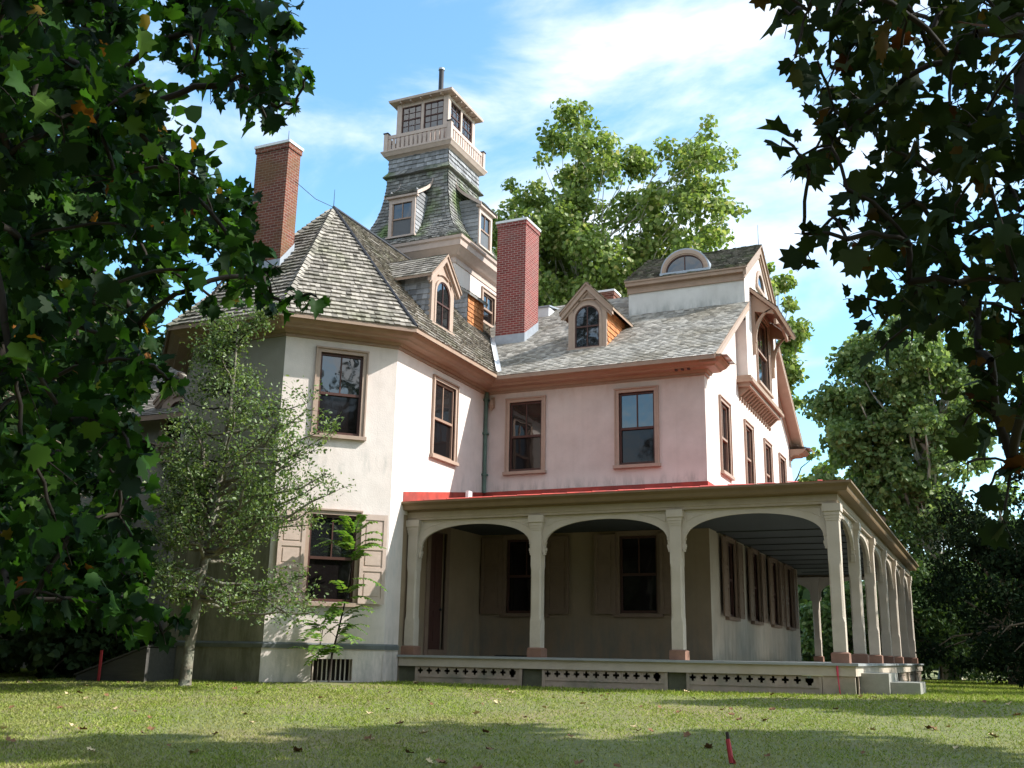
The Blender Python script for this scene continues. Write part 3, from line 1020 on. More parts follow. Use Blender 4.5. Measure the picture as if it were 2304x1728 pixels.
for s_ in (-1, 1):
    f_ = lambda k: 6.7 + s_ * k
    ya, yb = f_(2.66), f_(0)
    for (d0, d1, o0, o1) in ((XB, XB + 0.10, 0.04, 0.30), (XB, XB + 0.05, 0.36, 0.44)):
        mb.prism([(d0, ya, zC(ya) - o0), (d0, yb, zC(yb) - o0), (d0, yb, zC(yb) - o1), (d0, ya, zC(ya) - o1)], (d1 - d0, 0, 0))
mb.build('fascia', 'trim', attic)
mb = MB()
for s_ in (-1, 1):
    pl = [(XL - 0.08, 6.7 + s_ * 2.72, zC(6.7 - 2.72)), (RX + 0.02, 6.7 + s_ * 2.72, zC(6.7 - 2.72)), (RX + 0.02, 6.7, zC(6.7)), (XL - 0.08, 6.7, zC(6.7))]
    slab(mb, pl, 0.05, 1)
    shingles(mb, pl, (1, 0, 0), expo=0.15, t=0.035, rough=2.0)
mb.build('attic_roof', ['shingle_moss', 'trim'], attic)
# lunette dormer in the attic roof
FL = Fr((-1.52, 4.08, 11.98), (1, 0, 0), (0, -1, 0))
mb = MB()
inner = arc_pts(0, 0.06, 0.62, 20, k=0.86)
outer = arc_pts(0, 0.06, 0.76, 20, k=0.93)
outer2 = arc_pts(0, 0.06, 0.80, 20, k=0.95)
band(mb, FL, inner, outer, -0.03, 0.05)
band(mb, FL, arc_pts(0, 0.06, 0.66, 20, k=0.87), arc_pts(0, 0.06, 0.70, 20, k=0.89), 0.05, 0.075)
for i in range(20):     # barrel top running back into the roof
    a, b = outer2[i], outer2[i + 1]
    mb.poly([FL.p(*a, 0.03), FL.p(*b, 0.03), FL.p(*b, -1.6), FL.p(*a, -1.6)], 1)
band(mb, FL, outer, outer2, -0.03, 0.03, 1)
mb.fbox(FL, -0.82, 0.82, -0.03, 0.055, -0.05, 0.06, 1)
lun = mb.build('lunette_dormer', ['casing', 'lead'], H)
mb = MB()
mb.poly([FL.p(*q, -0.005) for q in inner])
mb.build('pane', 'glass', lun)
mb = MB()
mb.fbox(FL, -0.015, 0.015, 0.06, 0.59, -0.002, 0.02)
band(mb, FL, arc_pts(0, 0.06, 0.585, 20, k=0.855), arc_pts(0, 0.06, 0.622, 20, k=0.862), -0.002, 0.03)
mb.build('muntin', 'sash_brown', lun)
# oriel window with hood, base mouldings, teeth
w_ = sash_window(FO, *ow, name='oriel_window', sashm='sash_tan', cas=0.10)
mb = MB()
mb.box(0, XB + 0.10, Y1 - 0.10, Y2 + 0.10, 8.30, 8.42)
mb.box(0, XB + 0.16, Y1 - 0.16, Y2 + 0.16, 8.20, 8.30)
mb.box(0, XB + 0.05, Y1 - 0.05, Y2 + 0.05, 8.08, 8.20)
mb.build('oriel_base', 'trim', oriel)
for k in range(15):
    tm = MB()
    y = Y1 + 0.15 + k * (Y2 - Y1 - 0.3) / 14
    tm.hexa([(0, y - 0.07, 7.80), (0.08, y - 0.07, 7.86), (0.08, y + 0.07, 7.86), (0, y + 0.07, 7.80), (0, y - 0.07, 8.08), (XB + 0.0, y - 0.07, 8.08), (XB + 0.0, y + 0.07, 8.08), (0, y + 0.07, 8.08)])
    tm.box(0.002, 0.07, y - 0.035, y + 0.035, 7.70, 7.80)
    tm.build('corbel', 'trim', oriel)
mb = MB()
HY0, HY1 = 4.95, 8.45
mb.hexa([(XB, HY0, 11.40), (1.10, HY0, 10.68), (1.10, HY1, 10.68), (XB, HY1, 11.40), (XB, HY0, 11.52), (1.16, HY0, 10.76), (1.16, HY1, 10.76), (XB, HY1, 11.52)])
for y in (5.10, 8.20):
    n = 10
    prev = None
    for i in range(n + 1):
        a = math.pi / 2 * i / n
        x_, z_ = XB + 0.72 * (1 - math.cos(a)), 9.75 + 1.05 * math.sin(a)
        x2, z2 = XB + 0.62 * (1 - math.cos(a)) + 0.12, 9.75 + 1.05 * math.sin(a) - 0.02
        if prev:
            p = prev
            mb.hexa([(p[0], y, p[1]), (p[2], y, p[3]), (x2, y, z2), (x_, y, z_), (p[0], y + 0.10, p[1]), (p[2], y + 0.10, p[3]), (x2, y + 0.10, z2), (x_, y + 0.10, z_)])
        prev = (x_, z_, x2, z2)
    mb.box(XB + 0.002, XB + 0.10, y - 0.005, y + 0.105, 9.35, 11.30)
    mb.hexa([(XB + 0.1, y, 10.75), (1.02, y, 10.62), (1.02, y + .1, 10.62), (XB + .1, y + .1, 10.75), (XB + .1, y, 11.28), (1.02, y, 10.72), (1.02, y + .1, 10.72), (XB + .1, y + .1, 11.28)])
an = 12
arch_i = [(6.7 + 1.5 * math.cos(math.pi * i / an), 9.9 + 0.75 * math.sin(math.pi * i / an)) for i in range(an + 1)]
arch_o = [(6.7 + 1.55 * math.cos(math.pi * i / an), 10.62) for i in range(an + 1)]
FH = Fr((0.98, 0, 0), (0, 1, 0), (1, 0, 0))
band(mb, FH, arch_i[3:10], arch_o[3:10], -0.05, 0.03)
mb.build('hood', 'trim', oriel)
mb = MB()
shingles(mb, [(1.17, HY0 - 0.02, 10.765), (1.17, HY1 + 0.02, 10.765), (XB, HY1 + 0.02, 11.535), (XB, HY0 - 0.02, 11.535)], (0, 1, 0), expo=0.15)
mb.build('hood_shingles', 'shingle', oriel)
# arched attic light above the hood
mb = MB()
inn = arc_pts(6.7, 12.0, 0.52, 14)
out = arc_pts(6.7, 12.0, 0.68, 14)
band(mb, FO, inn, out, -0.02, 0.06)
mb.fbox(FO, 5.98, 7.42, 11.88, 12.0, -0.02, 0.08)
al = mb.build('arched_window', 'casing', H)
mb = MB()
mb.poly([FO.p(a, b, 0.012) for a, b in inn])
mb.build('pane', 'glass', al)

# arched dormers ---------------------------------------------------
def dormer(fr, hw, ze, za, depth, arch_r, z0w, zs, cheekm, roofm, shadeside):
    """face in fr (u centred), wall half-width hw, eave ze, apex za"""
    f = MB()
    f.poly([fr.p(-hw, -0.5), fr.p(hw, -0.5), fr.p(hw, ze + 0.25), fr.p(0, za - 0.02), fr.p(-hw, ze + 0.25)])
    sl = (za - ze) / (hw + 0.22)
    # barge boards, one set back behind the other
    for s_ in (-1, 1):
        for (o0, o1, d1, k) in ((0.00, 0.16, 0.12, 1.0), (0.18, 0.25, 0.05, 0.93)):
            uo = (hw + 0.22) * k
            f.prism([fr.p(0, za - o0, 0.0), fr.p(s_ * uo, za - sl * uo - o0, 0.0), fr.p(s_ * uo, za - sl * uo - o1, 0.0), fr.p(0, za - o1, 0.0)], fr.N * d1)
    f.fbox(fr, -hw - 0.01, -arch_r - 0.06, 0.0, ze + 0.10, 0.0, 0.03)
    f.fbox(fr, arch_r + 0.06, hw + 0.01, 0.0, ze + 0.10, 0.0, 0.03)
    i_, o_ = arc_pts(0, zs, arch_r, 16), arc_pts(0, zs, arch_r + 0.075, 16)
    band(f, fr, i_, o_, 0.0, 0.055)
    f.fbox(fr, -arch_r - 0.075, -arch_r, z0w, zs, 0.0, 0.055)
    f.fbox(fr, arch_r, arch_r + 0.075, z0w, zs, 0.0, 0.055)
    f.fbox(fr, -hw - 0.03, hw + 0.03, -0.04, z0w, -0.02, 0.09)
    hood = arc_pts(0, zs + 0.02, arch_r + 0.17, 10, math.radians(60), math.radians(120))
    hood2 = arc_pts(0, zs + 0.02, arch_r + 0.20, 10, math.radians(60), math.radians(120))
    band(f, fr, hood, hood2, 0.0, 0.05)
    dr = f.build('dormer', 'casing', H)
    p = MB()
    p.poly([fr.p(-arch_r, z0w, 0.006), fr.p(arch_r, z0w, 0.006), fr.p(arch_r, zs, 0.006)] + [fr.p(a, b, 0.006) for a, b in i_[1:]])
    p.build('pane', 'glass', dr)
    s = MB()
    zm = (z0w + zs + arch_r) / 2
    s.fbox(fr, -0.014, 0.014, z0w, zs + arch_r - 0.02, 0.008, 0.03)
    s.fbox(fr, -arch_r, arch_r, zm - 0.022, zm + 0.022, 0.008, 0.036)
    band(s, fr, arc_pts(0, zs, arch_r - 0.035, 16), [(a * 0.998, b) for a, b in i_], 0.008, 0.034)
    s.fbox(fr, -arch_r + 0.002, -arch_r + 0.035, z0w, zs, 0.008, 0.034)
    s.fbox(fr, arch_r - 0.035, arch_r - 0.002, z0w, zs, 0.008, 0.034)
    s.fbox(fr, -arch_r + 0.035, arch_r - 0.035, z0w + 0.001, z0w + 0.05, 0.008, 0.033)
    s.build('sash', 'sash_brown', dr)
    for s_ in (-1, 1):
        c = MB()
        q = [Vector(fr.p(s_ * hw, -0.4, -0.03)), Vector(fr.p(s_ * hw, -0.4, -depth)), Vector(fr.p(s_ * hw, ze + 0.1, -depth)), Vector(fr.p(s_ * hw, ze + 0.1, -0.03))]
        c.poly(q)
        shingles(c, q, -fr.N, expo=0.16, wid=(0.12, 0.24), outward=fr.U * s_)
        c.fbox(fr, s_ * hw - 0.012, s_ * hw + 0.012, -0.1, ze + 0.1, -0.07, 0.0, 1)
        c.build('cheek', [cheekm, 'casing'], dr)
    r = MB()
    uo = hw + 0.26
    for s_ in (-1, 1):
        q = [fr.p(s_ * uo, za + 0.07 - sl * uo, 0.16), fr.p(s_ * uo, za + 0.07 - sl * uo, -depth - 0.5), fr.p(0, za + 0.07, -depth - 0.5), fr.p(0, za + 0.07, 0.16)]
        slab(r, q, 0.07, 1)
        shingles(r, q, -fr.N, expo=0.15)
    r.build('dormer_roof', [roofm, 'trim'], dr)
    return dr
dormer(Fr((-3.735, 1.10, 8.80), (1, 0, 0), (0, -1, 0)), 0.59, 1.16, 2.02, 2.9, 0.385, 0.07, 1.00, 'shingle_orange', 'shingle', 1)
dormer(Fr((-6.675, -2.575, 8.66), (0, 1, 0), (1, 0, 0)), 0.63, 1.32, 2.15, 1.6, 0.40, 0.06, 0.98, 'shingle_grey', 'shingle', -1)
# white flashing foot of the bay dormer's roof
mb = MB()
mb.hexa([(-8.18, -3.55, 9.98), (-8.0, -3.55, 9.96), (-8.35, -3.42, 10.62), (-8.5, -3.42, 10.64), (-8.18, -3.50, 10.10), (-8.0, -3.50, 10.08), (-8.35, -3.37, 10.74), (-8.5, -3.37, 10.76)])
mb.build('roof_flashing', 'white_metal', bay_roof)
# shed-roofed bump between bay roof and tower
mb = MB()
q = [(-8.0, 1.55, 9.8), (-8.0, 2.7, 9.8), (-8.0, 2.7, 11.30), (-8.0, 1.55, 11.30)]
mb.poly(q, 0)
shingles(mb, q, (0, 1, 0), expo=0.15, outward=Vector((1, 0, 0)), m=0)
q = [(-8.0, 1.55, 9.8), (-8.9, 1.55, 9.8), (-8.9, 1.55, 11.9), (-8.0, 1.55, 11.3)]
mb.poly(q, 1)
shingles(mb, q, (1, 0, 0), expo=0.17, outward=Vector((0, -1, 0)), m=1)
q = [(-7.88, 1.45, 11.28), (-7.88, 2.8, 11.28), (-8.95, 2.8, 11.98), (-8.95, 1.45, 11.98)]
slab(mb, q, 0.07, 2)
shingles(mb, q, (0, 1, 0), expo=0.2, m=2)
mb.build('shed_dormer', ['shingle_orange', 'shingle_grey', 'shingle_tower'], H)
# flat grey hatch and far chimney behind
mb = MB()
mb.box(-8.2, -6.75, 5.35, 6.6, 11.2, 11.88, 1)
mb.hexa([(-8.3, 5.3, 11.88), (-6.7, 5.3, 11.88), (-6.7, 6.7, 12.12), (-8.3, 6.7, 12.12), (-8.3, 5.3, 11.93), (-6.7, 5.3, 11.93), (-6.7, 6.7, 12.17), (-8.3, 6.7, 12.17)], 0)
mb.build('roof_hatch', ['lead', 'white_metal'], H)

# chimneys ---------------------------------------------------------
def chimney(x0, x1, y0, y1, z0, z1, bm, flash):
    c = MB()
    c.box(x0, x1, y0, y1, z0, z1 - 0.22)
    c.box(x0 - 0.03, x1 + 0.03, y0 - 0.03, y1 + 0.03, z1 - 0.22, z1 - 0.075)
    ch = c.build('chimney', bm, H)
    k = MB()
    k.box(x0 - 0.055, x1 + 0.055, y0 - 0.055, y1 + 0.055, z1 - 0.075, z1)
    k.build('chimney_cap', 'white_metal', ch)
    if flash:
        f = MB()
        e = 0.014
        P = [(x0 - e, y0 - e), (x1 + e, y0 - e), (x1 + e, y1 + e), (x0 - e, y1 + e)]
        for i in range(4):
            a, b = P[i], P[(i + 1) % 4]
            f.poly([(*a, flash(*a) - 0.25), (*b, flash(*b) - 0.25), (*b, flash(*b) + 0.24), (*a, flash(*a) + 0.24)])
        f.build('flashing', 'lead', ch)
    return ch
chimney(-7.45, -6.42, 2.52, 3.62, 8.5, 14.05, 'brick_red', lambda x, y: zA(y) + 0.08)
chimney(-10.80, -9.73, -5.90, -5.36, 8.8, 13.42, 'brick_orange', lambda x, y: 7.78 + (y + 7.63) * 1.12 + 0.05)
chimney(-6.2, -5.6, 9.0, 9.7, 10.0, 13.62, 'brick_orange', None)
# lightning rods and the wire
mb = MB()
for (x, y, z, h) in ((-9.88, -3.45, 12.46, 0.6), (RX - 0.1, 6.7, 13.62, 0.75), (-10.0, -5.6, 13.4, 0.5), (-7.0, 3.0, 14.05, 0.5), (-6.62, 3.5, 14.05, 0.5)):
    mb.tube([(x, y, z), (x, y, z + h)], [0.012, 0.006], 5)
mb.tube([(-9.72, -5.5, 12.36), (-9.8, -4.45, 12.32), (-9.88, -3.45, 12.50)], 0.009, 5)
mb.build('lightning_rod', 'black_iron', H)
# green stained downpipe in the inner corner, and a little wall bracket
mb = MB()
mb.tube([(-LW + 0.09, -0.10, 7.45), (-LW + 0.07, -0.10, 6.8), (-LW + 0.07, -0.10, 4.5)], 0.055, 10)
for z in (5.0, 6.2, 7.2):
    mb.box(-LW + 0.0, -LW + 0.14, -0.17, -0.002, z, z + 0.05)
mb.build('downpipe', 'copper_green', H)
mb = MB()
mb.box(-6.32, -6.20, -0.06, 0.0, 7.0, 7.3)
mb.tube([(-6.26, -0.10, 7.22), (-6.26, -0.12, 7.05), (-6.26, -0.10, 6.9)], [0.05, 0.07, 0.03], 8)
mb.build('wall_bracket', 'trim', H)
mb = MB()
for k, x in enumerate((-0.72, -0.55, -0.38)):
    mb.box(x, x + 0.07, -0.35, -0.26, 7.50, 7.55)
mb.build('pigeon_hole', 'sash_brown', H)

# ------------------------------------------------------------------ tower
TX, TY = -10.843, 4.088
def sq(h):
    return [(TX - h, TY - h), (TX + h, TY - h), (TX + h, TY + h), (TX - h, TY + h)]
mb = MB()
HW = 2.088
FT = Fr((TX + HW, 0, 0), (0, 1, 0), (1, 0, 0))
twin = (4.16, 5.08, 11.25, 12.32)
wall_grid(mb, FT, TY - HW, TY + HW, 8.0, 13.0, [twin])
P = sq(HW)
for i in (0, 2, 3):
    a, b = P[i], P[(i + 1) % 4]
    if i == 1:
        continue
    mb.poly([(*a, 8.0), (*b, 8.0), (*b, 13.0), (*a, 13.0)])
tower = mb.build('tower', 'stucco_cream', H)
sash_window(FT, *twin, sashm='sash_tan', cas=0.11)
mb = MB()
sweep(mb, sq(HW), [(0.0, 12.62), (0.03, 12.62), (0.03, 12.80), (0.14, 12.86), (0.34, 13.06), (0.38, 13.08), (0.40, 13.26), (0.46, 13.30), (0.48, 13.39), (0.0, 13.42)], closed=True, side=1)
mb.build('tower_cornice', 'tower_trim', tower)
BELL = [(2.56, 13.40), (2.42, 13.52), (2.25, 13.67), (2.06, 13.86), (1.90, 14.04), (1.75, 14.28), (1.62, 14.52), (1.52, 14.78), (1.44, 15.04), (1.375, 15.30), (1.325, 15.58), (1.285, 15.86), (1.25, 16.16), (1.235, 16.40), (1.23, 16.62)]
mb = MB()
DIRS = [((1, 0), (0, -1)), ((0, 1), (1, 0)), ((-1, 0), (0, 1)), ((0, -1), (-1, 0))]   # (along, outward)
def bell_h(z):
    for (h0, z0), (h1, z1) in zip(BELL[:-1], BELL[1:]):
        if z0 <= z <= z1:
            return h0 + (h1 - h0) * (z - z0) / (z1 - z0)
    return BELL[-1][0] if z > 16 else BELL[0][0]
courses = []
z = 13.40
while z < 16.62:
    courses.append((bell_h(z), z))
    h = bell_h(z)
    z += 0.062 + 0.08 * min(1.0, (z - 13.4) / 0.9)
courses.append((1.23, 16.62))
def strip(mb, al, ou, h0, z0, h1, z1, m=0, n=None, t=0.034):
    al, ou = Vector((*al, 0)), Vector((*ou, 0))
    c = Vector((TX, TY, 0))
    n = n or max(3, int(2 * h0 / 0.16))
    cuts = [0] + sorted((i + random.uniform(-0.3, 0.3)) / n for i in range(1, n)) + [1]
    slope = math.hypot(h1 - h0, z1 - z0)
    nn = (ou * (z1 - z0) + Vector((0, 0, 1)) * (h0 - h1)).normalized()
    for a, b in zip(cuts[:-1], cuts[1:]):
        tt = t * random.uniform(0.7, 1.4)
        dz = random.uniform(-0.008, 0.008)
        def pt(f, h, z_, lift):
            return tuple(c + al * ((2 * f - 1) * h) + ou * h + Vector((0, 0, z_)) + nn * lift)
        g = 0.0015
        k = len(mb.v)
        mb.v += [pt(a + g, h0, z0 + dz, tt), pt(b - g, h0, z0 + dz, tt), pt(b - g, h1, z1 + 0.015, 0.003), pt(a + g, h1, z1 + 0.015, 0.003), pt(a + g, h0, z0 + dz, 0), pt(b - g, h0, z0 + dz, 0)]
        mb.f += [(k, k + 1, k + 2, k + 3), (k, k + 1, k + 5, k + 4)]
        mb.mi += [m, m]
for al, ou in DIRS:
    for (h0, z0), (h1, z1) in zip(courses[:-1], courses[1:]):
        strip(mb, al, ou, h0, z0, h1, z1)
    # flared skirt course and the shingled shaft above
    strip(mb, al, ou, 1.36, 16.62, 1.22, 16.86, 0, t=0.03)
    z = 16.86
    while z < 17.36:
        z1 = min(z + 0.165, 17.42)
        strip(mb, al, ou, 1.215, z, 1.212, z1, 1)
        z = z1
    # backing
    for (h0, z0), (h1, z1) in zip(BELL[:-1], BELL[1:]):
        pass
bk_ = sq(1.20)
prev = None
for h, z in [(2.50, 13.38)] + [(b - 0.03, a) for b, a in BELL[1:]] + [(1.20, 17.45)]:
    cur = [(x, y, z) for x, y in sq(h)]
    if prev:
        for i in range(4):
            mb.poly([prev[i], prev[(i + 1) % 4], cur[(i + 1) % 4], cur[i]], 0)
    prev = cur
mb.faces([(TX - 1.36, TY - 1.36, 16.615), (TX + 1.36, TY - 1.36, 16.615), (TX + 1.36, TY + 1.36, 16.615), (TX - 1.36, TY + 1.36, 16.615)], [(0, 1, 2, 3)], 0)
mb.build('tower_roof', ['shingle_tower', 'shingle_grey'], tower)

def tower_dormer(al, ou):
    fr = Fr((TX + ou[0] * 2.17, TY + ou[1] * 2.17, 0), (*al, 0), (*ou, 0))
    hw, z0, z1 = 0.52, 13.86, 15.22
    f = MB()
    c = 0.125
    f.fbox(fr, -hw, -hw + c, z0, z1 - c, -0.10, 0.0)
    f.fbox(fr, hw - c, hw, z0, z1 - c, -0.10, 0.0)
    f.fbox(fr, -hw, hw, z1 - c, z1 + 0.05, -0.10, 0.002)
    f.fbox(fr, -hw - 0.05, hw + 0.05, z0 - 0.06, z0, -0.12, 0.06)
    f.fbox(fr, -hw - 0.08, hw + 0.08, z1 + 0.05, z1 + 0.13, -0.10, 0.10)
    dr = f.build('dormer', 'tower_trim', H)
    s = MB()
    a = hw - c
    zm = (z0 + z1 - c) / 2 + 0.03
    s.fbox(fr, -a, a, zm - 0.025, zm + 0.025, -0.07, -0.025)
    s.fbox(fr, -a, -a + 0.04, z0, z1 - c, -0.07, -0.03)
    s.fbox(fr, a - 0.04, a, z0, z1 - c, -0.07, -0.03)
    s.fbox(fr, -0.012, 0.012, zm + 0.025, z1 - c, -0.07, -0.035)
    s.build('sash', 'sash_tan', dr)
    p = MB()
    p.poly([fr.p(-a, z0, -0.06), fr.p(a, z0, -0.06), fr.p(a, zm, -0.06), fr.p(-a, zm, -0.06)], 1)
    p.poly([fr.p(-a, zm, -0.06), fr.p(a, zm, -0.06), fr.p(a, z1 - c, -0.06), fr.p(-a, z1 - c, -0.06)])
    p.build('pane', ['glass', 'screen'], dr)
    # roof: curved sheet sweeping down from the bell to the dormer head
    prof = []
    for i in range(9):
        t = i / 8
        zz = 16.28 + (15.36 - 16.28) * t
        dd = (bell_h(16.28) - 2.17 + 0.02) * (1 - t) ** 2.2 + 0.13 * (1 - (1 - t) ** 2.2)
        dd = (bell_h(16.28) - 2.17 + 0.02) + (0.13 - (bell_h(16.28) - 2.17 + 0.02)) * (1 - math.cos(t * math.pi / 2)) ** 0.85
        prof.append((dd, zz))
    r = MB()
    for (d0, za), (d1, zb) in zip(prof[:-1], prof[1:]):
        n = 8
        cuts = [-1] + sorted((-1 + 2 * (i + random.uniform(-.3, .3)) / n) for i in range(1, n)) + [1]
        w = hw + 0.12
        for a_, b_ in zip(cuts[:-1], cuts[1:]):
            l0 = 0.03 * random.uniform(0.7, 1.3)
            r.faces([fr.p(a_ * w + .002, za + 0.02, d0 + 0.0), fr.p(b_ * w - .002, za + 0.02, d0), fr.p(b_ * w - .002, zb + l0, d1 + l0), fr.p(a_ * w + .002, zb + l0, d1 + l0), fr.p(b_ * w, zb, d1), fr.p(a_ * w, zb, d1)], [(0, 1, 2, 3), (3, 2, 4, 5)])
        for s_ in (-1, 1):   # edge board
            r.hexa([fr.p(s_ * w, za - 0.10, d0), fr.p(s_ * (w + 0.03), za - 0.10, d0), fr.p(s_ * (w + 0.03), zb - 0.10, d1), fr.p(s_ * w, zb - 0.10, d1), fr.p(s_ * w, za + 0.035, d0), fr.p(s_ * (w + 0.03), za + 0.035, d0), fr.p(s_ * (w + 0.03), zb + 0.035, d1), fr.p(s_ * w, zb + 0.035, d1)], 1)
    r.build('dormer_roof', ['shingle_tower', 'tower_trim'], dr)
    for s_ in (-1, 1):
        ck = MB()
        zz = z0 - 0.05
        while zz < 15.55:
            zn = min(zz + 0.15, 15.6)
            di = bell_h(zz) - 2.17 - 0.05
            if di < -0.02:
                top = -0.05
                for (d0, za), (d1, zb) in zip(prof[:-1], prof[1:]):
                    if zb <= zz <= za:
                        top = min(-0.05, d1)
                ck.hexa([fr.p(s_ * (hw - 0.03), zz, di), fr.p(s_ * (hw + 0.022), zz, di), fr.p(s_ * (hw + 0.022), zz, top), fr.p(s_ * (hw - 0.03), zz, top),
                         fr.p(s_ * (hw - 0.03), zn, di), fr.p(s_ * (hw + 0.002), zn, di), fr.p(s_ * (hw + 0.002), zn, top), fr.p(s_ * (hw - 0.03), zn, top)])
            zz = zn
        ck.build('cheek', 'shingle_grey', dr)
for al, ou in DIRS[:2]:
    tower_dormer(al, ou)

# lantern
mb = MB()
sweep(mb, sq(1.21), [(0.0, 17.36), (0.02, 17.38), (0.10, 17.44), (0.16, 17.46), (0.22, 17.56), (0.25, 17.60), (0.25, 17.64), (-1.2, 17.66)], closed=True)
for al, ou in DIRS:     # lantern body below and above the lights
    fr = Fr((TX + ou[0] * 1.06, TY + ou[1] * 1.06, 0), (*al, 0), (*ou, 0))
    mb.fbox(fr, -1.04, 1.04, 17.60, 18.44, -0.10, -0.002)
    mb.fbox(fr, -0.90, 0.90, 19.50, 19.66, -0.12, -0.002)
    mb.fbox(fr, -0.055, 0.055, 18.44, 19.50, -0.10, 0.002)
for sx, sy in ((1, -1), (1, 1), (-1, 1), (-1, -1)):
    x, y = TX + sx * 0.97, TY + sy * 0.97
    mb.box(x - 0.10, x + 0.10, y - 0.10, y + 0.10, 17.62, 19.66)
lan = mb.build('lantern', 'tower_trim', H)
for al, ou in DIRS:
    fr = Fr((TX + ou[0] * 1.06, TY + ou[1] * 1.06, 0), (*al, 0), (*ou, 0))
    for s_ in (-1, 1):
        u0, u1 = (0.055, 0.87) if s_ > 0 else (-0.87, -0.055)
        w = MB()
        zm = 18.97
        w.fbox(fr, u0, u0 + 0.04, 18.44, 19.50, -0.08, -0.03)
        w.fbox(fr, u1 - 0.04, u1, 18.44, 19.50, -0.08, -0.03)
        for z in (18.44, zm - 0.02, 19.46):
            w.fbox(fr, u0 + 0.04, u1 - 0.04, z, z + 0.045, -0.08, -0.032)
        for k in (1, 2):
            u = u0 + (u1 - u0) * k / 3
            w.fbox(fr, u - 0.011, u + 0.011, 18.44, 19.50, -0.072, -0.042)
        for z in (18.72, 19.23):
            w.fbox(fr, u0 + 0.04, u1 - 0.04, z - 0.011, z + 0.011, -0.07, -0.044)
        w.build('lantern_sash', 'sash_brown', lan)
        g = MB()
        g.poly([fr.p(u0, 18.44, -0.057), fr.p(u1, 18.44, -0.057), fr.p(u1, 19.5, -0.057), fr.p(u0, 19.5, -0.057)])
        g.build('pane', 'clear_glass', lan)
mb = MB()
P0 = [(x, y, 19.66) for x, y in sq(1.30)]
P1 = [(x, y, 19.74) for x, y in sq(1.32)]
for i in range(4):
    j = (i + 1) % 4
    mb.poly([P0[i], P0[j], P1[j], P1[i]], 0)
    mb.poly([P1[i], P1[j], (TX, TY, 20.02)], 1)
mb.poly(P0, 0)
for al, ou in DIRS:
    fr = Fr((TX + ou[0] * 1.06, TY + ou[1] * 1.06, 0), (*al, 0), (*ou, 0))
    for k in range(-2, 3):
        mb.fbox(fr, k * 0.42 - 0.025, k * 0.42 + 0.025, 19.60, 19.66, 0.0, 0.20)
mb.build('lantern_roof', ['tower_trim', 'copper_green'], lan)
mb = MB()
mb.tube([(TX + 0.13, TY, 19.8), (TX + 0.13, TY, 21.42)], 0.095, 12)
mb.tube([(TX + 0.13, TY, 21.42), (TX + 0.13, TY, 21.50)], [0.12, 0.11], 12, 1)
mb.build('vent_pipe', ['black_iron', 'lead'], H)
mb = MB()
HB = 1.31
for sx, sy in ((1, -1), (1, 1), (-1, 1), (-1, -1)):
    x, y = TX + sx * HB, TY + sy * HB
    mb.box(x - 0.075, x + 0.075, y - 0.075, y + 0.075, 17.65, 18.36)
    mb.box(x - 0.10, x + 0.10, y - 0.10, y + 0.10, 18.36, 18.40, 1)
for al, ou in DIRS:
    fr = Fr((TX + ou[0] * HB, TY + ou[1] * HB, 0), (*al, 0), (*ou, 0))
    mb.fbox(fr, -HB + .075, HB - .075, 18.16, 18.29, -0.03, 0.03)
    mb.fbox(fr, -HB + .075, HB - .075, 17.68, 17.74, -0.028, 0.028)
    n = 14
    for k in range(n):
        u = -HB + 0.13 + k * (2 * HB - 0.26) / (n - 1)
        mb.fbox(fr, u - 0.058, u + 0.058, 17.74, 18.16, -0.012, 0.012)
    # the sunny side is partly boarded up
    if ou == (1, 0):
        mb.fbox(fr, -HB + 0.076, 0.75, 17.75, 18.15, -0.026, -0.014)
mb.build('balustrade', ['tower_trim', 'black_iron'], H)

# ------------------------------------------------------------------ porch
DY = -4.106
CXS = [-6.335, -3.045, 0.275, 3.617]
CYS = [DY + 3.379 * k for k in range(7)]
PX = CXS[-1]
PYE = CYS[-1]
COLS = [(x, DY) for x in CXS] + [(PX, y) for y in CYS[1:]] + [(x, PYE) for x in (0.22, -3.1, -6.4)]
def column_mesh():
    b = MB()
    r = 0.128
    ch = 0.035
    def ring(z, c):
        return [(-r + c, -r, z), (r - c, -r, z), (r, -r + c, z), (r, r - c, z), (r - c, r, z), (-r + c, r, z), (-r, r - c, z), (-r, -r + c, z)]
    zs = [(0.20, 0.003), (0.80, 0.003), (0.90, ch), (1.95, ch), (2.05, 0.003), (2.86, 0.003)]
    rs = [ring(*z) for z in zs]
    for a, c in zip(rs[:-1], rs[1:]):
        for i in range(8):
            b.poly([a[i], a[(i + 1) % 8], c[(i + 1) % 8], c[i]])
    return b
def cap_mesh():
    b = MB()
    for (w, z0, z1) in ((0.138, 2.86, 2.91), (0.148, 2.91, 2.97), (0.160, 2.97, 3.05), (0.185, 3.05, 3.21)):
        b.box(-w, w, -w, w, z0, z1)
    return b
protoc = None
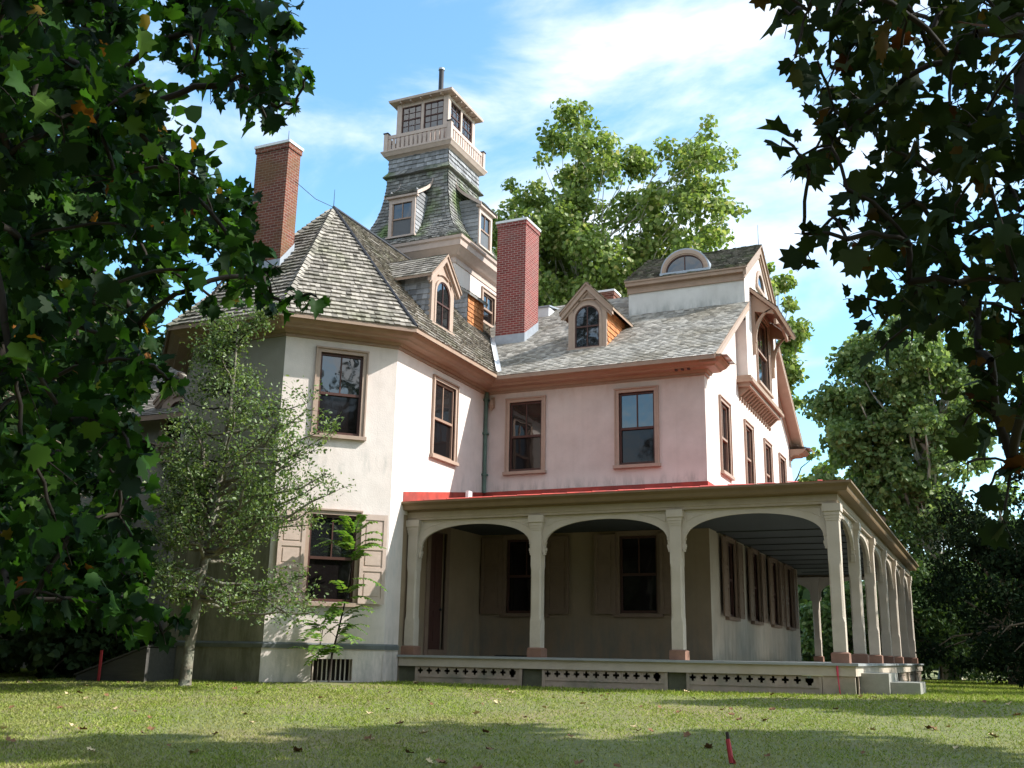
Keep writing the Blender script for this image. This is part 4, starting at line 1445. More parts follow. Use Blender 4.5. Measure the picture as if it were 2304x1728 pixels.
for k, (x, y) in enumerate(COLS):
    if protoc is None:
        c = column_mesh()
        o = c.build('porch_column', 'porch_paint', None)
        cp = cap_mesh().build('capital', 'porch_paint', None)
        bb = MB()
        bb.box(-0.175, 0.175, -0.175, 0.175, 0.001, 0.19)
        bb.hexa([(-0.175, -0.175, .19), (0.175, -0.175, .19), (0.175, 0.175, .19), (-0.175, 0.175, .19), (-0.13, -0.13, .215), (0.13, -0.13, .215), (0.13, 0.13, .215), (-0.13, 0.13, .215)])
        bs = bb.build('base', 'base_brown', None)
        protoc = (o, cp, bs)
        cp.parent = o
        bs.parent = o
        o.parent = H
        o.location = Vector((x, y, 0)) - H.location
    else:
        o = protoc[0].copy()
        COL.objects.link(o)
        o.parent = H
        o.location = Vector((x, y, 0)) - H.location
        for ch in protoc[1:]:
            c2 = ch.copy()
            COL.objects.link(c2)
            c2.parent = o
def arch(p, q):
    p, q = Vector((*p, 0)), Vector((*q, 0))
    d = (q - p)
    Lx = d.length
    fr = Fr(p, d, (d.y, -d.x, 0))
    a0, a1 = 0.125, Lx - 0.125
    b = MB()
    n = 30
    mid, hw = (a0 + a1) / 2, (a1 - a0) / 2 - 0.07
    zf, zc = 2.44, 3.085
    us, zb = [a0], [zf]
    for i in range(n + 1):
        t = -math.cos(math.pi * i / n)
        tt = math.copysign(abs(t) ** 1.0, t)
        us.append(mid + hw * tt)
        zb.append(zf + 0.03 + (zc - zf - 0.03) * (max(0.0, 1 - abs(tt) ** 2.0)) ** 0.36)
    us.append(a1)
    zb.append(zf)
    top = 3.205
    for i in range(len(us) - 1):
        if us[i + 1] - us[i] < 1e-6:
            continue
        b.hexa([fr.p(us[i], zb[i], -0.035), fr.p(us[i + 1], zb[i + 1], -0.035), fr.p(us[i + 1], zb[i + 1], 0.035), fr.p(us[i], zb[i], 0.035),
                fr.p(us[i], top, -0.035), fr.p(us[i + 1], top, -0.035), fr.p(us[i + 1], top, 0.035), fr.p(us[i], top, 0.035)])
    # drop ends and the sunk triangular beads
    for s_ in (0, 1):
        c = a0 + 0.04 if s_ == 0 else a1 - 0.04
        for (w, z0, z1) in ((0.055, 2.40, 2.46), (0.042, 2.35, 2.40), (0.03, 2.30, 2.35), (0.052, 2.56, 2.60)):
            b.fbox(fr, c - w + 0.01, c + w - 0.005, z0, z1, -0.05, 0.05)
        e = a0 + 0.12 if s_ == 0 else a1 - 0.12
        g = 1 if s_ == 0 else -1
        for (ua, za, ub, zb_) in ((e, 3.15, e + g * 0.60, 3.15), (e, 3.15, e, 2.96), (e, 2.96, e + g * 0.2, 3.06), (e + g * 0.2, 3.06, e + g * 0.6, 3.14)):
            b.tube([fr.p(ua, za, 0.036), fr.p(ub, zb_, 0.036)], 0.009, 4)
    return b.build('porch_arch', 'porch_paint', H)
for a, b in zip(COLS[:-1], COLS[1:]):
    arch(a, b)
# beam, fascia and eave mould
ppath = [(-LW, DY), (PX, DY), (PX, PYE), (-12.5, PYE)]
mb = MB()
sweep(mb, ppath, [(-0.12, 3.21), (0.115, 3.21), (0.115, 3.26), (0.13, 3.27), (0.13, 3.40), (-0.12, 3.40)], side=1)
mb.build('porch_beam', 'porch_beam', H)
mb = MB()
sweep(mb, ppath, [(0.0, 3.402), (0.14, 3.402), (0.15, 3.43), (0.345, 3.44), (0.36, 3.47), (0.375, 3.53), (0.41, 3.56), (0.46, 3.59), (0.46, 3.632), (0.44, 3.632), (0.0, 3.60)], side=1)
mb.build('porch_fascia', 'porch_fascia', H)
# ceiling
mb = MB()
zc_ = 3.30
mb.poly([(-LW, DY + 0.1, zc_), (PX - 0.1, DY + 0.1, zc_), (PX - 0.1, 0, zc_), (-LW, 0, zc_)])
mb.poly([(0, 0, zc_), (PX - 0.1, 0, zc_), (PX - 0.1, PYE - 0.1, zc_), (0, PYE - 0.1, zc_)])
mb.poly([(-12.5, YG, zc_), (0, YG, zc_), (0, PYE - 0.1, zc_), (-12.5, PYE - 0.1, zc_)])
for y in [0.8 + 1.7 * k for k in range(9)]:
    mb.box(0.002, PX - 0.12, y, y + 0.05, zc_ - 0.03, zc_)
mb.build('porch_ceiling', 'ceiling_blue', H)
# red roof
ZI = 4.36
o_ = 0.45
c1 = (PX + o_, DY - o_, 3.615)
c2 = (PX + o_, PYE + o_, 3.615)
mb = MB()
def rsheet(pts):
    mb.prism(pts, (0, 0, -0.025))
rsheet([(-LW, DY - o_, 3.64), (c1[0], c1[1], 3.64), (0, 0, ZI), (-LW, 0, ZI)])
rsheet([(c1[0], c1[1], 3.64), (c2[0], c2[1], 3.64), (0, YG, ZI), (0, 0, ZI)])
rsheet([(c2[0], c2[1], 3.64), (-12.5, c2[1], 3.64), (-12.5, YG, ZI), (0, YG, ZI)])
def seam(a, b):
    a, b = Vector(a), Vector(b)
    mb.tube([a + Vector((0, 0, 0.012)), b + Vector((0, 0, 0.012))], 0.012, 4)
for k in range(1, 17):
    x = -LW + k * 0.62
    yw = 0 if x < 0 else -(x / c1[0]) * -(DY - o_) * 1.0
    seam((x, DY - o_, 3.645), (x, 0 if x < 0 else (DY - o_) * x / c1[0], ZI + 0.004 if x < 0 else ZI + (3.64 - ZI) * x / c1[0] + 0.004))
# upstands against the walls
for (p, q, zp, zq) in (((-LW, -0.012), (0.0, -0.012), ZI, ZI),):
    mb.prism([(p[0], p[1] - 0.002, zp - 0.02), (q[0], q[1] - 0.002, zq - 0.02), (q[0], q[1] - 0.002, zq + 0.17), (p[0], p[1] - 0.002, zp + 0.17)], (0, 0.013, 0))
mb.prism([(0.003, -0.014, ZI - 0.02), (0.003, YG, ZI - 0.02), (0.003, YG, ZI + 0.17), (0.003, -0.014, ZI + 0.17)], (0.012, 0, 0))
mb.prism([(-LW + 0.003, DY - o_ + 0.06, 3.63), (-LW + 0.003, -0.015, ZI), (-LW + 0.003, -0.015, ZI + 0.17), (-LW + 0.003, DY - o_ + 0.06, 3.63 + 0.26)], (0.012, 0, 0))
mb.build('porch_roof', 'red_roof', H)
mb = MB()
mb.box(-5.75, -5.66, -2.6, -2.4, 3.98, 4.16)
mb.build('snow_guard', 'white_metal', H)
# deck, fascia and cut-out skirt panels
mb = MB()
mb.box(-LW, PX + 0.36, DY - 0.36, -0.002, -0.05, 0.0)
mb.box(0.002, PX + 0.36, -0.002, YG, -0.05, -0.0015)
mb.box(-12.5, PX + 0.36, YG, PYE + 0.36, -0.05, -0.001)
mb.build('porch_deck', 'deck_grey', H)
mb = MB()
zf0, zf1 = -0.25, -0.05
mb.box(-LW + 0.02, PX + 0.30, DY - 0.30, DY - 0.24, zf0, zf1)
mb.box(PX + 0.24, PX + 0.30, DY - 0.24, PYE + 0.30, zf0, zf1 - 0.001)
mb.box(-12.5, PX + 0.24, PYE + 0.24, PYE + 0.30, zf0, zf1)
mb.build('deck_fascia', 'porch_paint', H)
FS = Fr((0, DY - 0.255, 0), (1, 0, 0), (0, -1, 0))
def panel(fr, u0, u1, ncross, shield=True):
    z0, z1 = -0.72, -0.255
    zc = -0.345
    ops = []
    st = (u1 - u0 - 0.16) / (ncross - 0.2)
    for k in range(ncross):
        u = u0 + 0.12 + k * st
        last = shield and k == ncross - 1
        a, w = (0.070, 0.024) if not last else (0.080, 0.04)
        ops.append((u - a, u + a, zc - w, zc + w))
        ops.append((u - w, u + w, zc - a - (0.02 if last else 0), zc + a - 0.003))
        if last:
            ops.append((u - 0.055, u + 0.055, zc - 0.055, zc + 0.045))
    b = MB()
    wall_grid(b, fr, u0, u1, z0, -0.47, [])
    us = sorted({u0, u1} | {x for o in ops for x in o[:2]})
    zs = sorted({-0.47, z1} | {x for o in ops for x in o[2:4]})
    def inn(a, c):
        return any(o[0] < a < o[1] and o[2] < c < o[3] for o in ops)
    for i in range(len(us) - 1):
        for j in range(len(zs) - 1):
            if not inn((us[i] + us[i + 1]) / 2, (zs[j] + zs[j + 1]) / 2):
                b.poly([fr.p(us[i], zs[j]), fr.p(us[i + 1], zs[j]), fr.p(us[i + 1], zs[j + 1]), fr.p(us[i], zs[j + 1])])
    b.fbox(fr, u0, u1, -0.49, -0.465, -0.01, 0.016)
    b.fbox(fr, u0 - 0.01, u0 + 0.055, z0, z1, -0.01, 0.02)
    b.fbox(fr, u1 - 0.055, u1 + 0.01, z0, z1, -0.01, 0.02)
    return b.build('skirt_panel', 'skirt_paint', H)
for (a, b, n) in ((-6.03, -3.30, 11), (-2.79, 0.07, 12), (0.50, 3.24, 11)):
    panel(FS, a, b, n)
FS2 = Fr((PX + 0.255, 0, 0), (0, 1, 0), (1, 0, 0))
for k in range(6):
    y0 = CYS[k] + 0.33
    panel(FS2, y0, y0 + 2.75, 11)
for x in (-6.30, -3.045, 0.285, 3.62):
    mb = MB()
    mb.box(x - 0.245, x + 0.24, DY - 0.20, DY + 0.1, -0.75, -0.25)
    mb.build('pier', 'pier_green', H)
for y in CYS[1:]:
    mb = MB()
    mb.box(PX - 0.1, PX + 0.20, y - 0.30, y + 0.30, -0.75, -0.25)
    mb.build('pier', 'pier_green', H)
mb = MB()
mb.box(3.262, PX + 0.275, DY - 0.275, DY - 0.205, -0.75, -0.252)
mb.build('pier', 'skirt_paint', H)

# ------------------------------------------------------------------ rear wing at the far left (low and mostly behind leaves)
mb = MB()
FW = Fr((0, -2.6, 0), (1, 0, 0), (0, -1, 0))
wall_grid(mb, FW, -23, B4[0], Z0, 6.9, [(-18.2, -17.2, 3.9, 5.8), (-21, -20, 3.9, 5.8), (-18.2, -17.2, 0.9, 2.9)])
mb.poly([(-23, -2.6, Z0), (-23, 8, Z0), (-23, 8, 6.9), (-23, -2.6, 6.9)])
mb.build('rear_wing', 'stucco_shaded', H)  # wing wall darkened by the same painted shade
for w in ((-18.2, -17.2, 3.9, 5.8), (-21, -20, 3.9, 5.8), (-18.2, -17.2, 0.9, 2.9)):
    sash_window(FW, *w)
mb = MB()
sl = [(-23.4, -3.1, 6.9), (B4[0], -3.1, 6.9), (B4[0], 1.9, 10.4), (-23.4, 1.9, 10.4)]
slab(mb, sl, 0.15, 1)
shingles(mb, sl, (1, 0, 0), expo=0.15, wid=(0.15, 0.25))
mb.build('roof', ['shingle', 'trim'], H)
dormer(Fr((-15.6, -2.7, 6.0), (1, 0, 0), (0, -1, 0)), 0.65, 1.35, 2.2, 2.6, 0.36, 0.1, 1.0, 'shingle_grey', 'shingle', 1)

# ------------------------------------------------------------------ small things round the house
def thing(mb, name, mats, label, cat, group=None, **k):
    return tag(mb.build(name, mats, **k), label, cat, group)
mb = MB()
mb.box(3.89, 4.45, -3.55, -1.35, -0.8, -0.19)
thing(mb, 'stone_step', 'concrete', 'upper pale stone step against the porch deck', 'step')
mb = MB()
mb.box(4.452, 5.02, -3.35, -1.55, -0.8, -0.36)
thing(mb, 'stone_step', 'concrete', 'lower pale stone step standing on the grass', 'step')
mb = MB()
mb.tube([(3.80, -14.88, -1.15), (3.765, -14.86, -0.86), (3.745, -14.85, -0.72)], [0.021, 0.021, 0.018], 7)
st = mb.build('survey_stake', 'stake_dark')
tag(st, 'leaning dark stake wrapped in red tape in the front lawn', 'stake')
tp = MB()
tp.tube([(3.79, -14.876, -1.03), (3.768, -14.862, -0.89), (3.752, -14.856, -0.79)], [0.028, 0.027, 0.024], 7)
tp.poly([(3.80, -14.91, -0.95), (3.84, -14.92, -1.0), (3.86, -14.91, -1.08), (3.82, -14.90, -1.06)])
tp.build('flagging_tape', 'stake_red', st)
mb = MB()
mb.box(-12.17, -12.11, -8.12, -8.09, -0.75, -0.02)
thing(mb, 'survey_stake', 'stake_red', 'red painted stake in front of the cellar bulkhead', 'stake')
mb = MB()
mb.tube([(3.60, DY - 0.34, -0.60), (3.575, DY - 0.335, -0.25), (3.57, DY - 0.33, -0.03)], [0.012, 0.014, 0.016], 5)
mb.tube([(3.575, DY - 0.335, -0.25), (3.57, DY - 0.33, -0.03)], [0.022, 0.024], 5)
thing(mb, 'survey_stake', 'tape_pink', 'thin pink tape wrapped stake at the porch corner', 'stake')
# cellar bulkhead
mb = MB()
for y in (-8.0, -7.12):
    mb.prism([(-12.95, y, -0.72), (-10.9, y, -0.72), (-10.9, y, 0.06), (-12.95, y, -0.60)], (0, 0.05, 0))
mb.box(-10.95, -10.90, -7.95, -7.12, -0.72, 0.05)
bh = mb.build('cellar_bulkhead', 'weathered_wood')
tag(bh, 'low sloping grey wooden cellar bulkhead by the shaded wall', 'bulkhead')
mb = MB()
for k in range(5):
    y = -8.03 + k * 0.20
    mb.hexa([(-13.0, y, -0.60), (-10.9, y, 0.075), (-10.9, y + 0.19, 0.075), (-13.0, y + 0.19, -0.60), (-13.0, y, -0.56), (-10.9, y, 0.115), (-10.9, y + 0.19, 0.115), (-13.0, y + 0.19, -0.56)])
mb.build('lid', 'weathered_wood', bh)
mb = MB()
mb.box(-5.6, -4.8, -0.95, -0.45, 0.002, 0.03)
for k in range(6):
    mb.box(-5.55 + k * 0.13, -5.49 + k * 0.13, -0.95, -0.45, 0.03, 0.036)
thing(mb, 'doormat', 'doormat', 'dark doormat lying on the porch floor beside the door', 'doormat')

# ------------------------------------------------------------------ foliage helpers
def npmesh(name, V, F, mats, parent=None, root_loc=(0, 0, 0), mi=None, smooth=False):
    """V (n,3), F (k,c) all faces with c corners"""
    V = V - np.array(root_loc)
    me = bpy.data.meshes.new(name)
    me.vertices.add(len(V))
    me.vertices.foreach_set('co', V.astype(np.float32).ravel())
    k, c = F.shape
    me.loops.add(k * c)
    me.loops.foreach_set('vertex_index', F.astype(np.int32).ravel())
    me.polygons.add(k)
    me.polygons.foreach_set('loop_start', np.arange(0, k * c, c, dtype=np.int32))
    for m_ in (mats if isinstance(mats, list) else [mats]):
        me.materials.append(MATS[m_])
    if smooth:
        me.polygons.foreach_set('use_smooth', np.ones(k, dtype=bool))
    me.update(calc_edges=True)
    o = bpy.data.objects.new(name, me)
    COL.objects.link(o)
    if parent is not None:
        o.parent = parent
    return o
def unit(a):
    return a / np.maximum(np.linalg.norm(a, axis=-1, keepdims=True), 1e-9)
# leaf outlines: x across, y along, faces
_h = [(0.0, 0.0), (0.20, -0.06), (0.40, 0.10), (0.36, 0.24), (0.60, 0.42), (0.36, 0.52), (0.38, 0.78), (0.17, 0.72)]
_ml = _h + [(0.0, 1.0)] + [(-x, y) for x, y in reversed(_h[1:])]
MAPLE_V = np.array([(0, 0.42, 0)] + [(x, y, 0) for x, y in _ml])
MAPLE_V[:, 2] = 0.28 * np.abs(MAPLE_V[:, 0]) - 0.22 * MAPLE_V[:, 1] ** 2
MAPLE_F = np.array([(0, i, i % (len(_ml)) + 1) for i in range(1, len(_ml) + 1)])
OVAL_V = np.array([(0, 0, 0), (0.24, 0.32, 0.08), (0.19, 0.68, 0.05), (0, 1, -0.05), (-0.24, 0.32, 0.08), (-0.19, 0.68, 0.05)])
OVAL_F = np.array([(0, 1, 2, 3), (0, 3, 5, 4)])
BROAD_V = np.array([(0, 0, 0), (0.42, 0.22, 0.10), (0.36, 0.66, 0.04), (0, 1, -0.1), (-0.42, 0.22, 0.10), (-0.36, 0.66, 0.04)])
NEEDLE_V = np.array([(0, 0, 0), (0.16, 0.5, 0.02), (0, 1, 0), (-0.16, 0.5, 0.02)])
NEEDLE_F = np.array([(0, 1, 2, 3)])
def leaves(P, A, N, S, LV, LF, curl=None):
    """P base points, A leaf direction, N leaf normal, S length"""
    A = unit(A)
    B = unit(np.cross(A, N))
    N = np.cross(B, A)
    S = S[:, None, None]
    V = P[:, None, :] + S * (B[:, None, :] * LV[None, :, 0:1] + A[:, None, :] * LV[None, :, 1:2] + N[:, None, :] * LV[None, :, 2:3] * (1.0 if curl is None else curl[:, None, None]))
    n, k = len(P), len(LV)
    F = (LF[None] + (np.arange(n) * k)[:, None, None]).reshape(-1, LF.shape[1])
    return V.reshape(-1, 3), F
def ball(n, shell=0.45):
    d = unit(rng.normal(size=(n, 3)))
    return d * (rng.random(n) ** shell)[:, None]
def limb_path(a, b, sag=0.0, wob=0.12, n=6):
    a, b = Vector(a), Vector(b)
    L = (b - a).length
    pts = []
    for i in range(n + 1):
        t = i / n
        p = a.lerp(b, t)
        p += Vector((random.uniform(-1, 1), random.uniform(-1, 1), random.uniform(-1, 1))) * (wob * L * 0.25 * math.sin(math.pi * t))
        p.z += sag * L * math.sin(math.pi * t)
        pts.append(p)
    return pts

def broadleaf(name, label, base, height, tr, env, ncl, nleaf, size, lm, bark, cat='tree', seed=1, group=None, LV=BROAD_V, LF=OVAL_F, crad=0.20, lean=(0, 0), limbs=True, keep=None, limb_r=0.035, upl=0.45, limb_share=1.0):
    """a tree: tapered trunk with limbs to the clumps of its crown; env = ellipsoids (cx,cy,cz,rx,ry,rz)"""
    global rng
    rng = np.random.default_rng(seed)
    random.seed(seed)
    t = empty(name, base, label, cat, group)
    b = Vector(base)
    top = b + Vector((lean[0], lean[1], height))
    tm = MB()
    path = [b + Vector((0, 0, -0.3)), b + Vector((0, 0, 0.25))] + limb_path(b + Vector((0, 0, 0.5)), top, 0, 0.12, 8)
    rad = [tr * 1.5, tr * 1.15] + [tr * (1 - 0.9 * i / 8) for i in range(9)]
    tm.tube(path, rad, 10)
    cents = []
    for (cx, cy, cz, rx, ry, rz, wgt) in env:
        n = int(ncl * wgt)
        c = ball(n, 0.42) * np.array([rx, ry, rz]) + np.array([cx, cy, cz])
        r = crad * (rx * ry * rz) ** (1 / 3) * rng.uniform(0.6, 1.35, n)
        cents += [(c[i], r[i]) for i in range(n)]
    if limbs:
        for c, r in cents:
            if random.random() > limb_share:
                continue
            zt = b.z + min(max(0.25 * height, (c[2] - b.z) * random.uniform(0.55, 0.8)), height * 0.95)
            k = min(range(len(path)), key=lambda i: abs(path[i].z - zt))
            L = (Vector(c) - path[k]).length
            tm.tube(limb_path(path[k], c, 0.05, 0.25, 5), [max(0.012, min(rad[k] * 0.6, limb_r * L ** 0.6) * (1 - 0.85 * i / 5)) for i in range(6)], 5, 0, False)
    tm.build('trunk', bark, t, smooth=True)
    tot = sum(r ** 2 for c, r in cents)
    Ps, Ns = [], []
    for c, r in cents:
        n = max(4, int(nleaf * r ** 2 / tot))
        q = ball(n, 0.5) * np.array([1, 1, 0.8])
        Ps.append(c + q * r)
        Ns.append(q * 0.5 + np.array([0, 0, upl]) + rng.normal(size=(n, 3)) * 0.55)
    P, N = np.concatenate(Ps), unit(np.concatenate(Ns))
    if keep is not None:
        k = keep(P)
        P, N = P[k], N[k]
    A = np.cross(N, rng.normal(size=N.shape)) + np.array([0, 0, -0.35])
    S = size * rng.uniform(0.65, 1.3, len(P))
    V, F = leaves(P, A, N, S, LV, LF)
    npmesh('crown', V, F, lm, t, base)
    return t

# ------------------------------------------------------------------ small holly tree by the bay
def outside_house(P):
    x, y = P[:, 0], P[:, 1]
    ins = (y > -7.15) & (x < -6.4) & ((x - y) < 1.6)
    ins &= ~((P[:, 2] > 7.4) & (y < -7.0))
    return ~ins
HB_ = (-9.25, -8.55, gz(-9.25, -8.55))
random.seed(21)
rng = np.random.default_rng(21)
hol = empty('small_tree', HB_, 'slender small tree with fine leaves and a pale trunk close to the bay', 'tree')
tm = MB()
hp = [Vector(HB_) + Vector(v) for v in ((0, 0, -0.2), (0.0, 0, 0.1), (0.04, 0, 0.9), (0.12, 0, 1.7), (0.2, 0.02, 2.6), (0.33, 0.0, 3.3), (0.42, 0.0, 4.1), (0.40, 0.05, 5.0), (0.46, 0.1, 5.9), (0.5, 0.1, 6.9), (0.48, 0.1, 8.0))]
hr = [0.18, 0.135, 0.108, 0.10, 0.092, 0.085, 0.075, 0.06, 0.045, 0.03, 0.015]
tm.tube(hp, hr, 10)
tm.tube(limb_path(hp[5], hp[5] + Vector((-0.75, 0.2, 2.6)), 0.05, 0.1), [0.06 * (1 - 0.8 * i / 6) for i in range(7)], 7)
tips = []
for k in range(106):
    i = random.choice([3, 3, 4, 4, 4, 5, 5, 5, 6, 6, 7, 8, 9])
    p = hp[i].lerp(hp[min(i + 1, 10)], random.random())
    h = p.z - HB_[2]
    reach = 2.45 * (1 - max(0.0, (h - 3.2) / 8.2)) * random.uniform(0.55, 1.0)
    a = random.uniform(0, 2 * math.pi)
    reach *= (1.42 if h < 6 else 1.1) if math.cos(a) > 0 else 0.8
    d = Vector((math.cos(a), math.sin(a) * 0.42 - 0.06, random.uniform(0.0, 0.5)))
    if h < 2.6:
        d.z = random.uniform(-0.25, 0.2)
    e = p + d * reach
    pth = limb_path(p, e, -0.03, 0.25, 5)
    tm.tube(pth, [max(0.006, 0.030 * (1 - 0.8 * j / 5) * (0.5 + reach / 2.4)) for j in range(6)], 5, 1 if reach < 1.2 else 0, False)
    for j in range(3, 6):
        for s_ in range(4):
            q = pth[j] + Vector((random.uniform(-1, 1), random.uniform(-1, 1), random.uniform(-0.5, 0.9))) * 0.46
            tm.tube([pth[j], pth[j].lerp(q, 0.5) + Vector((0, 0, 0.03)), q], [0.007, 0.005, 0.003], 3, 1, False)
            tips.append((q, 0.22))
            tips.append((pth[j].lerp(q, 0.5), 0.15))
tm.build('trunk', ['bark_lichen', 'twig'], hol, smooth=True)
Ps = []
for q, r in tips:
    Ps.append(np.array(q) + ball(9, 0.5) * r)
P = np.concatenate(Ps)
P = P[outside_house(P)]
N = unit(rng.normal(size=P.shape) + np.array([0.1, 0, 0.5]))
V, F = leaves(P, np.cross(N, rng.normal(size=N.shape)), N, 0.078 * rng.uniform(0.6, 1.3, len(P)), OVAL_V * np.array([1.15, 1, 1]), OVAL_F)
npmesh('crown', V, F, 'leaf_holly', hol, HB_)

# ------------------------------------------------------------------ sapling with feathery leaves under the lower bay window
SB = FF.p(1.32, -0.62, 0.42)
random.seed(5)
rng = np.random.default_rng(5)
sap = empty('sapling', SB, 'young sapling with feathery yellow green leaves under the bay window', 'sapling')
tm = MB()
stem = [Vector(FF.p(u, z, d)) for u, z, d in ((1.32, -0.7, 0.42), (1.28, 0.0, 0.42), (1.18, 0.5, 0.45), (1.08, 1.1, 0.5), (1.02, 1.7, 0.52), (0.98, 2.2, 0.55), (0.96, 2.6, 0.55))]
tm.tube(stem, [0.028, 0.025, 0.022, 0.019, 0.015, 0.011, 0.007], 7)
st2 = [Vector(FF.p(u, z, d)) for u, z, d in ((1.6, -0.7, 0.5), (1.62, -0.2, 0.5), (1.55, 0.4, 0.5), (1.5, 0.8, 0.5))]
tm.tube(st2, [0.014, 0.012, 0.01, 0.006], 6)
LP, LA, LN, LS = [], [], [], []
def frond(p, dirv, L, n):
    pts = []
    for i in range(9):
        t = i / 8
        pts.append(p + dirv * (L * t) + Vector((0, 0, 0.35 * L * t - 0.62 * L * t * t)))
    tm.tube(pts, [0.006 - 0.0005 * i for i in range(9)], 4, 0, False)
    for i in range(n):
        t = 0.14 + 0.86 * i / (n - 1)
        k = min(7, int(t * 8))
        q = pts[k].lerp(pts[k + 1], t * 8 - k)
        ax = (pts[k + 1] - pts[k]).normalized()
        sd = ax.cross(Vector((0, 0, 1))).normalized()
        un = sd.cross(ax).normalized()
        for s_ in (-1, 1):
            d = sd * s_ + ax * 0.45 + Vector((0, 0, random.uniform(-0.35, 0.05)))
            LP.append(q)
            LA.append(d)
            LN.append(un + Vector((random.uniform(-.2, .2), random.uniform(-.2, .2), 0)))
            LS.append((0.165 if 0.2 < t < 0.8 else 0.12) * random.uniform(0.85, 1.15))
for k in range(42):
    if k < 31:
        i = random.choice([1, 1, 2, 2, 3, 3, 4, 4, 5, 5])
        p = stem[i].lerp(stem[min(i + 1, 6)], random.random())
    else:
        i = random.choice([1, 2])
        p = st2[i].lerp(st2[i + 1], random.random())
    a = random.uniform(-1.25, 1.25) + (math.pi if random.random() < 0.45 else 0)
    d = (FF.U * math.cos(a) * -1 + FF.N * abs(math.sin(a)) * 0.8 + Vector((0, 0, random.uniform(-0.15, 0.9)))).normalized()
    frond(p, d, random.uniform(0.55, 0.92), random.randint(10, 14))
for a in (-0.9, -0.2, 0.5, 1.1):
    frond(stem[6], (FF.U * math.sin(a) + FF.N * 0.3 + Vector((0, 0, 1.0))).normalized(), 0.75, 12)
tm.build('stem', 'twig', sap, smooth=True)
f3 = lambda L_: np.array([tuple(v) for v in L_])
V, F = leaves(f3(LP), f3(LA), f3(LN), np.array(LS), OVAL_V * np.array([0.95, 1, 1]), OVAL_F)
npmesh('foliage', V, F, 'leaf_sapling', sap, SB)

# ------------------------------------------------------------------ near trees whose boughs frame the view
BOUGH_UPPER = [(2.83,-22.74,3.09,0.12),(3.45,-22.99,2.73,0.14),(2.07,-21.98,4.09,0.2),(3.26,-22.91,2.8,0.14),(2.58,-22.07,3.32,0.1),(3.55,-23.15,2.89,0.14),(2.02,-22.1,4.04,0.16),(2.68,-22.43,3.51,0.18),(2.6,-21.96,4.04,0.19),(2.58,-22.13,3.63,0.18),(3.55,-22.97,2.62,0.14),(3.4,-22.8,3.14,0.12),(3.5,-22.85,3.14,0.09),(3.28,-22.99,2.7,0.08),(2.17,-21.9,3.61,0.12),(3.37,-23.11,3.03,0.15),(2.66,-21.74,3.6,0.14),(3.1,-22.95,3.29,0.13),(2.74,-21.92,3.26,0.08),(3.45,-22.8,3.08,0.07),(2.04,-22.16,4.17,0.1),(2.5,-22.51,3.48,0.17),(2.5,-21.74,3.35,0.11),(2.87,-22.43,3.72,0.12),(2.77,-21.96,3.59,0.16),(2.89,-22.64,3.6,0.1)]
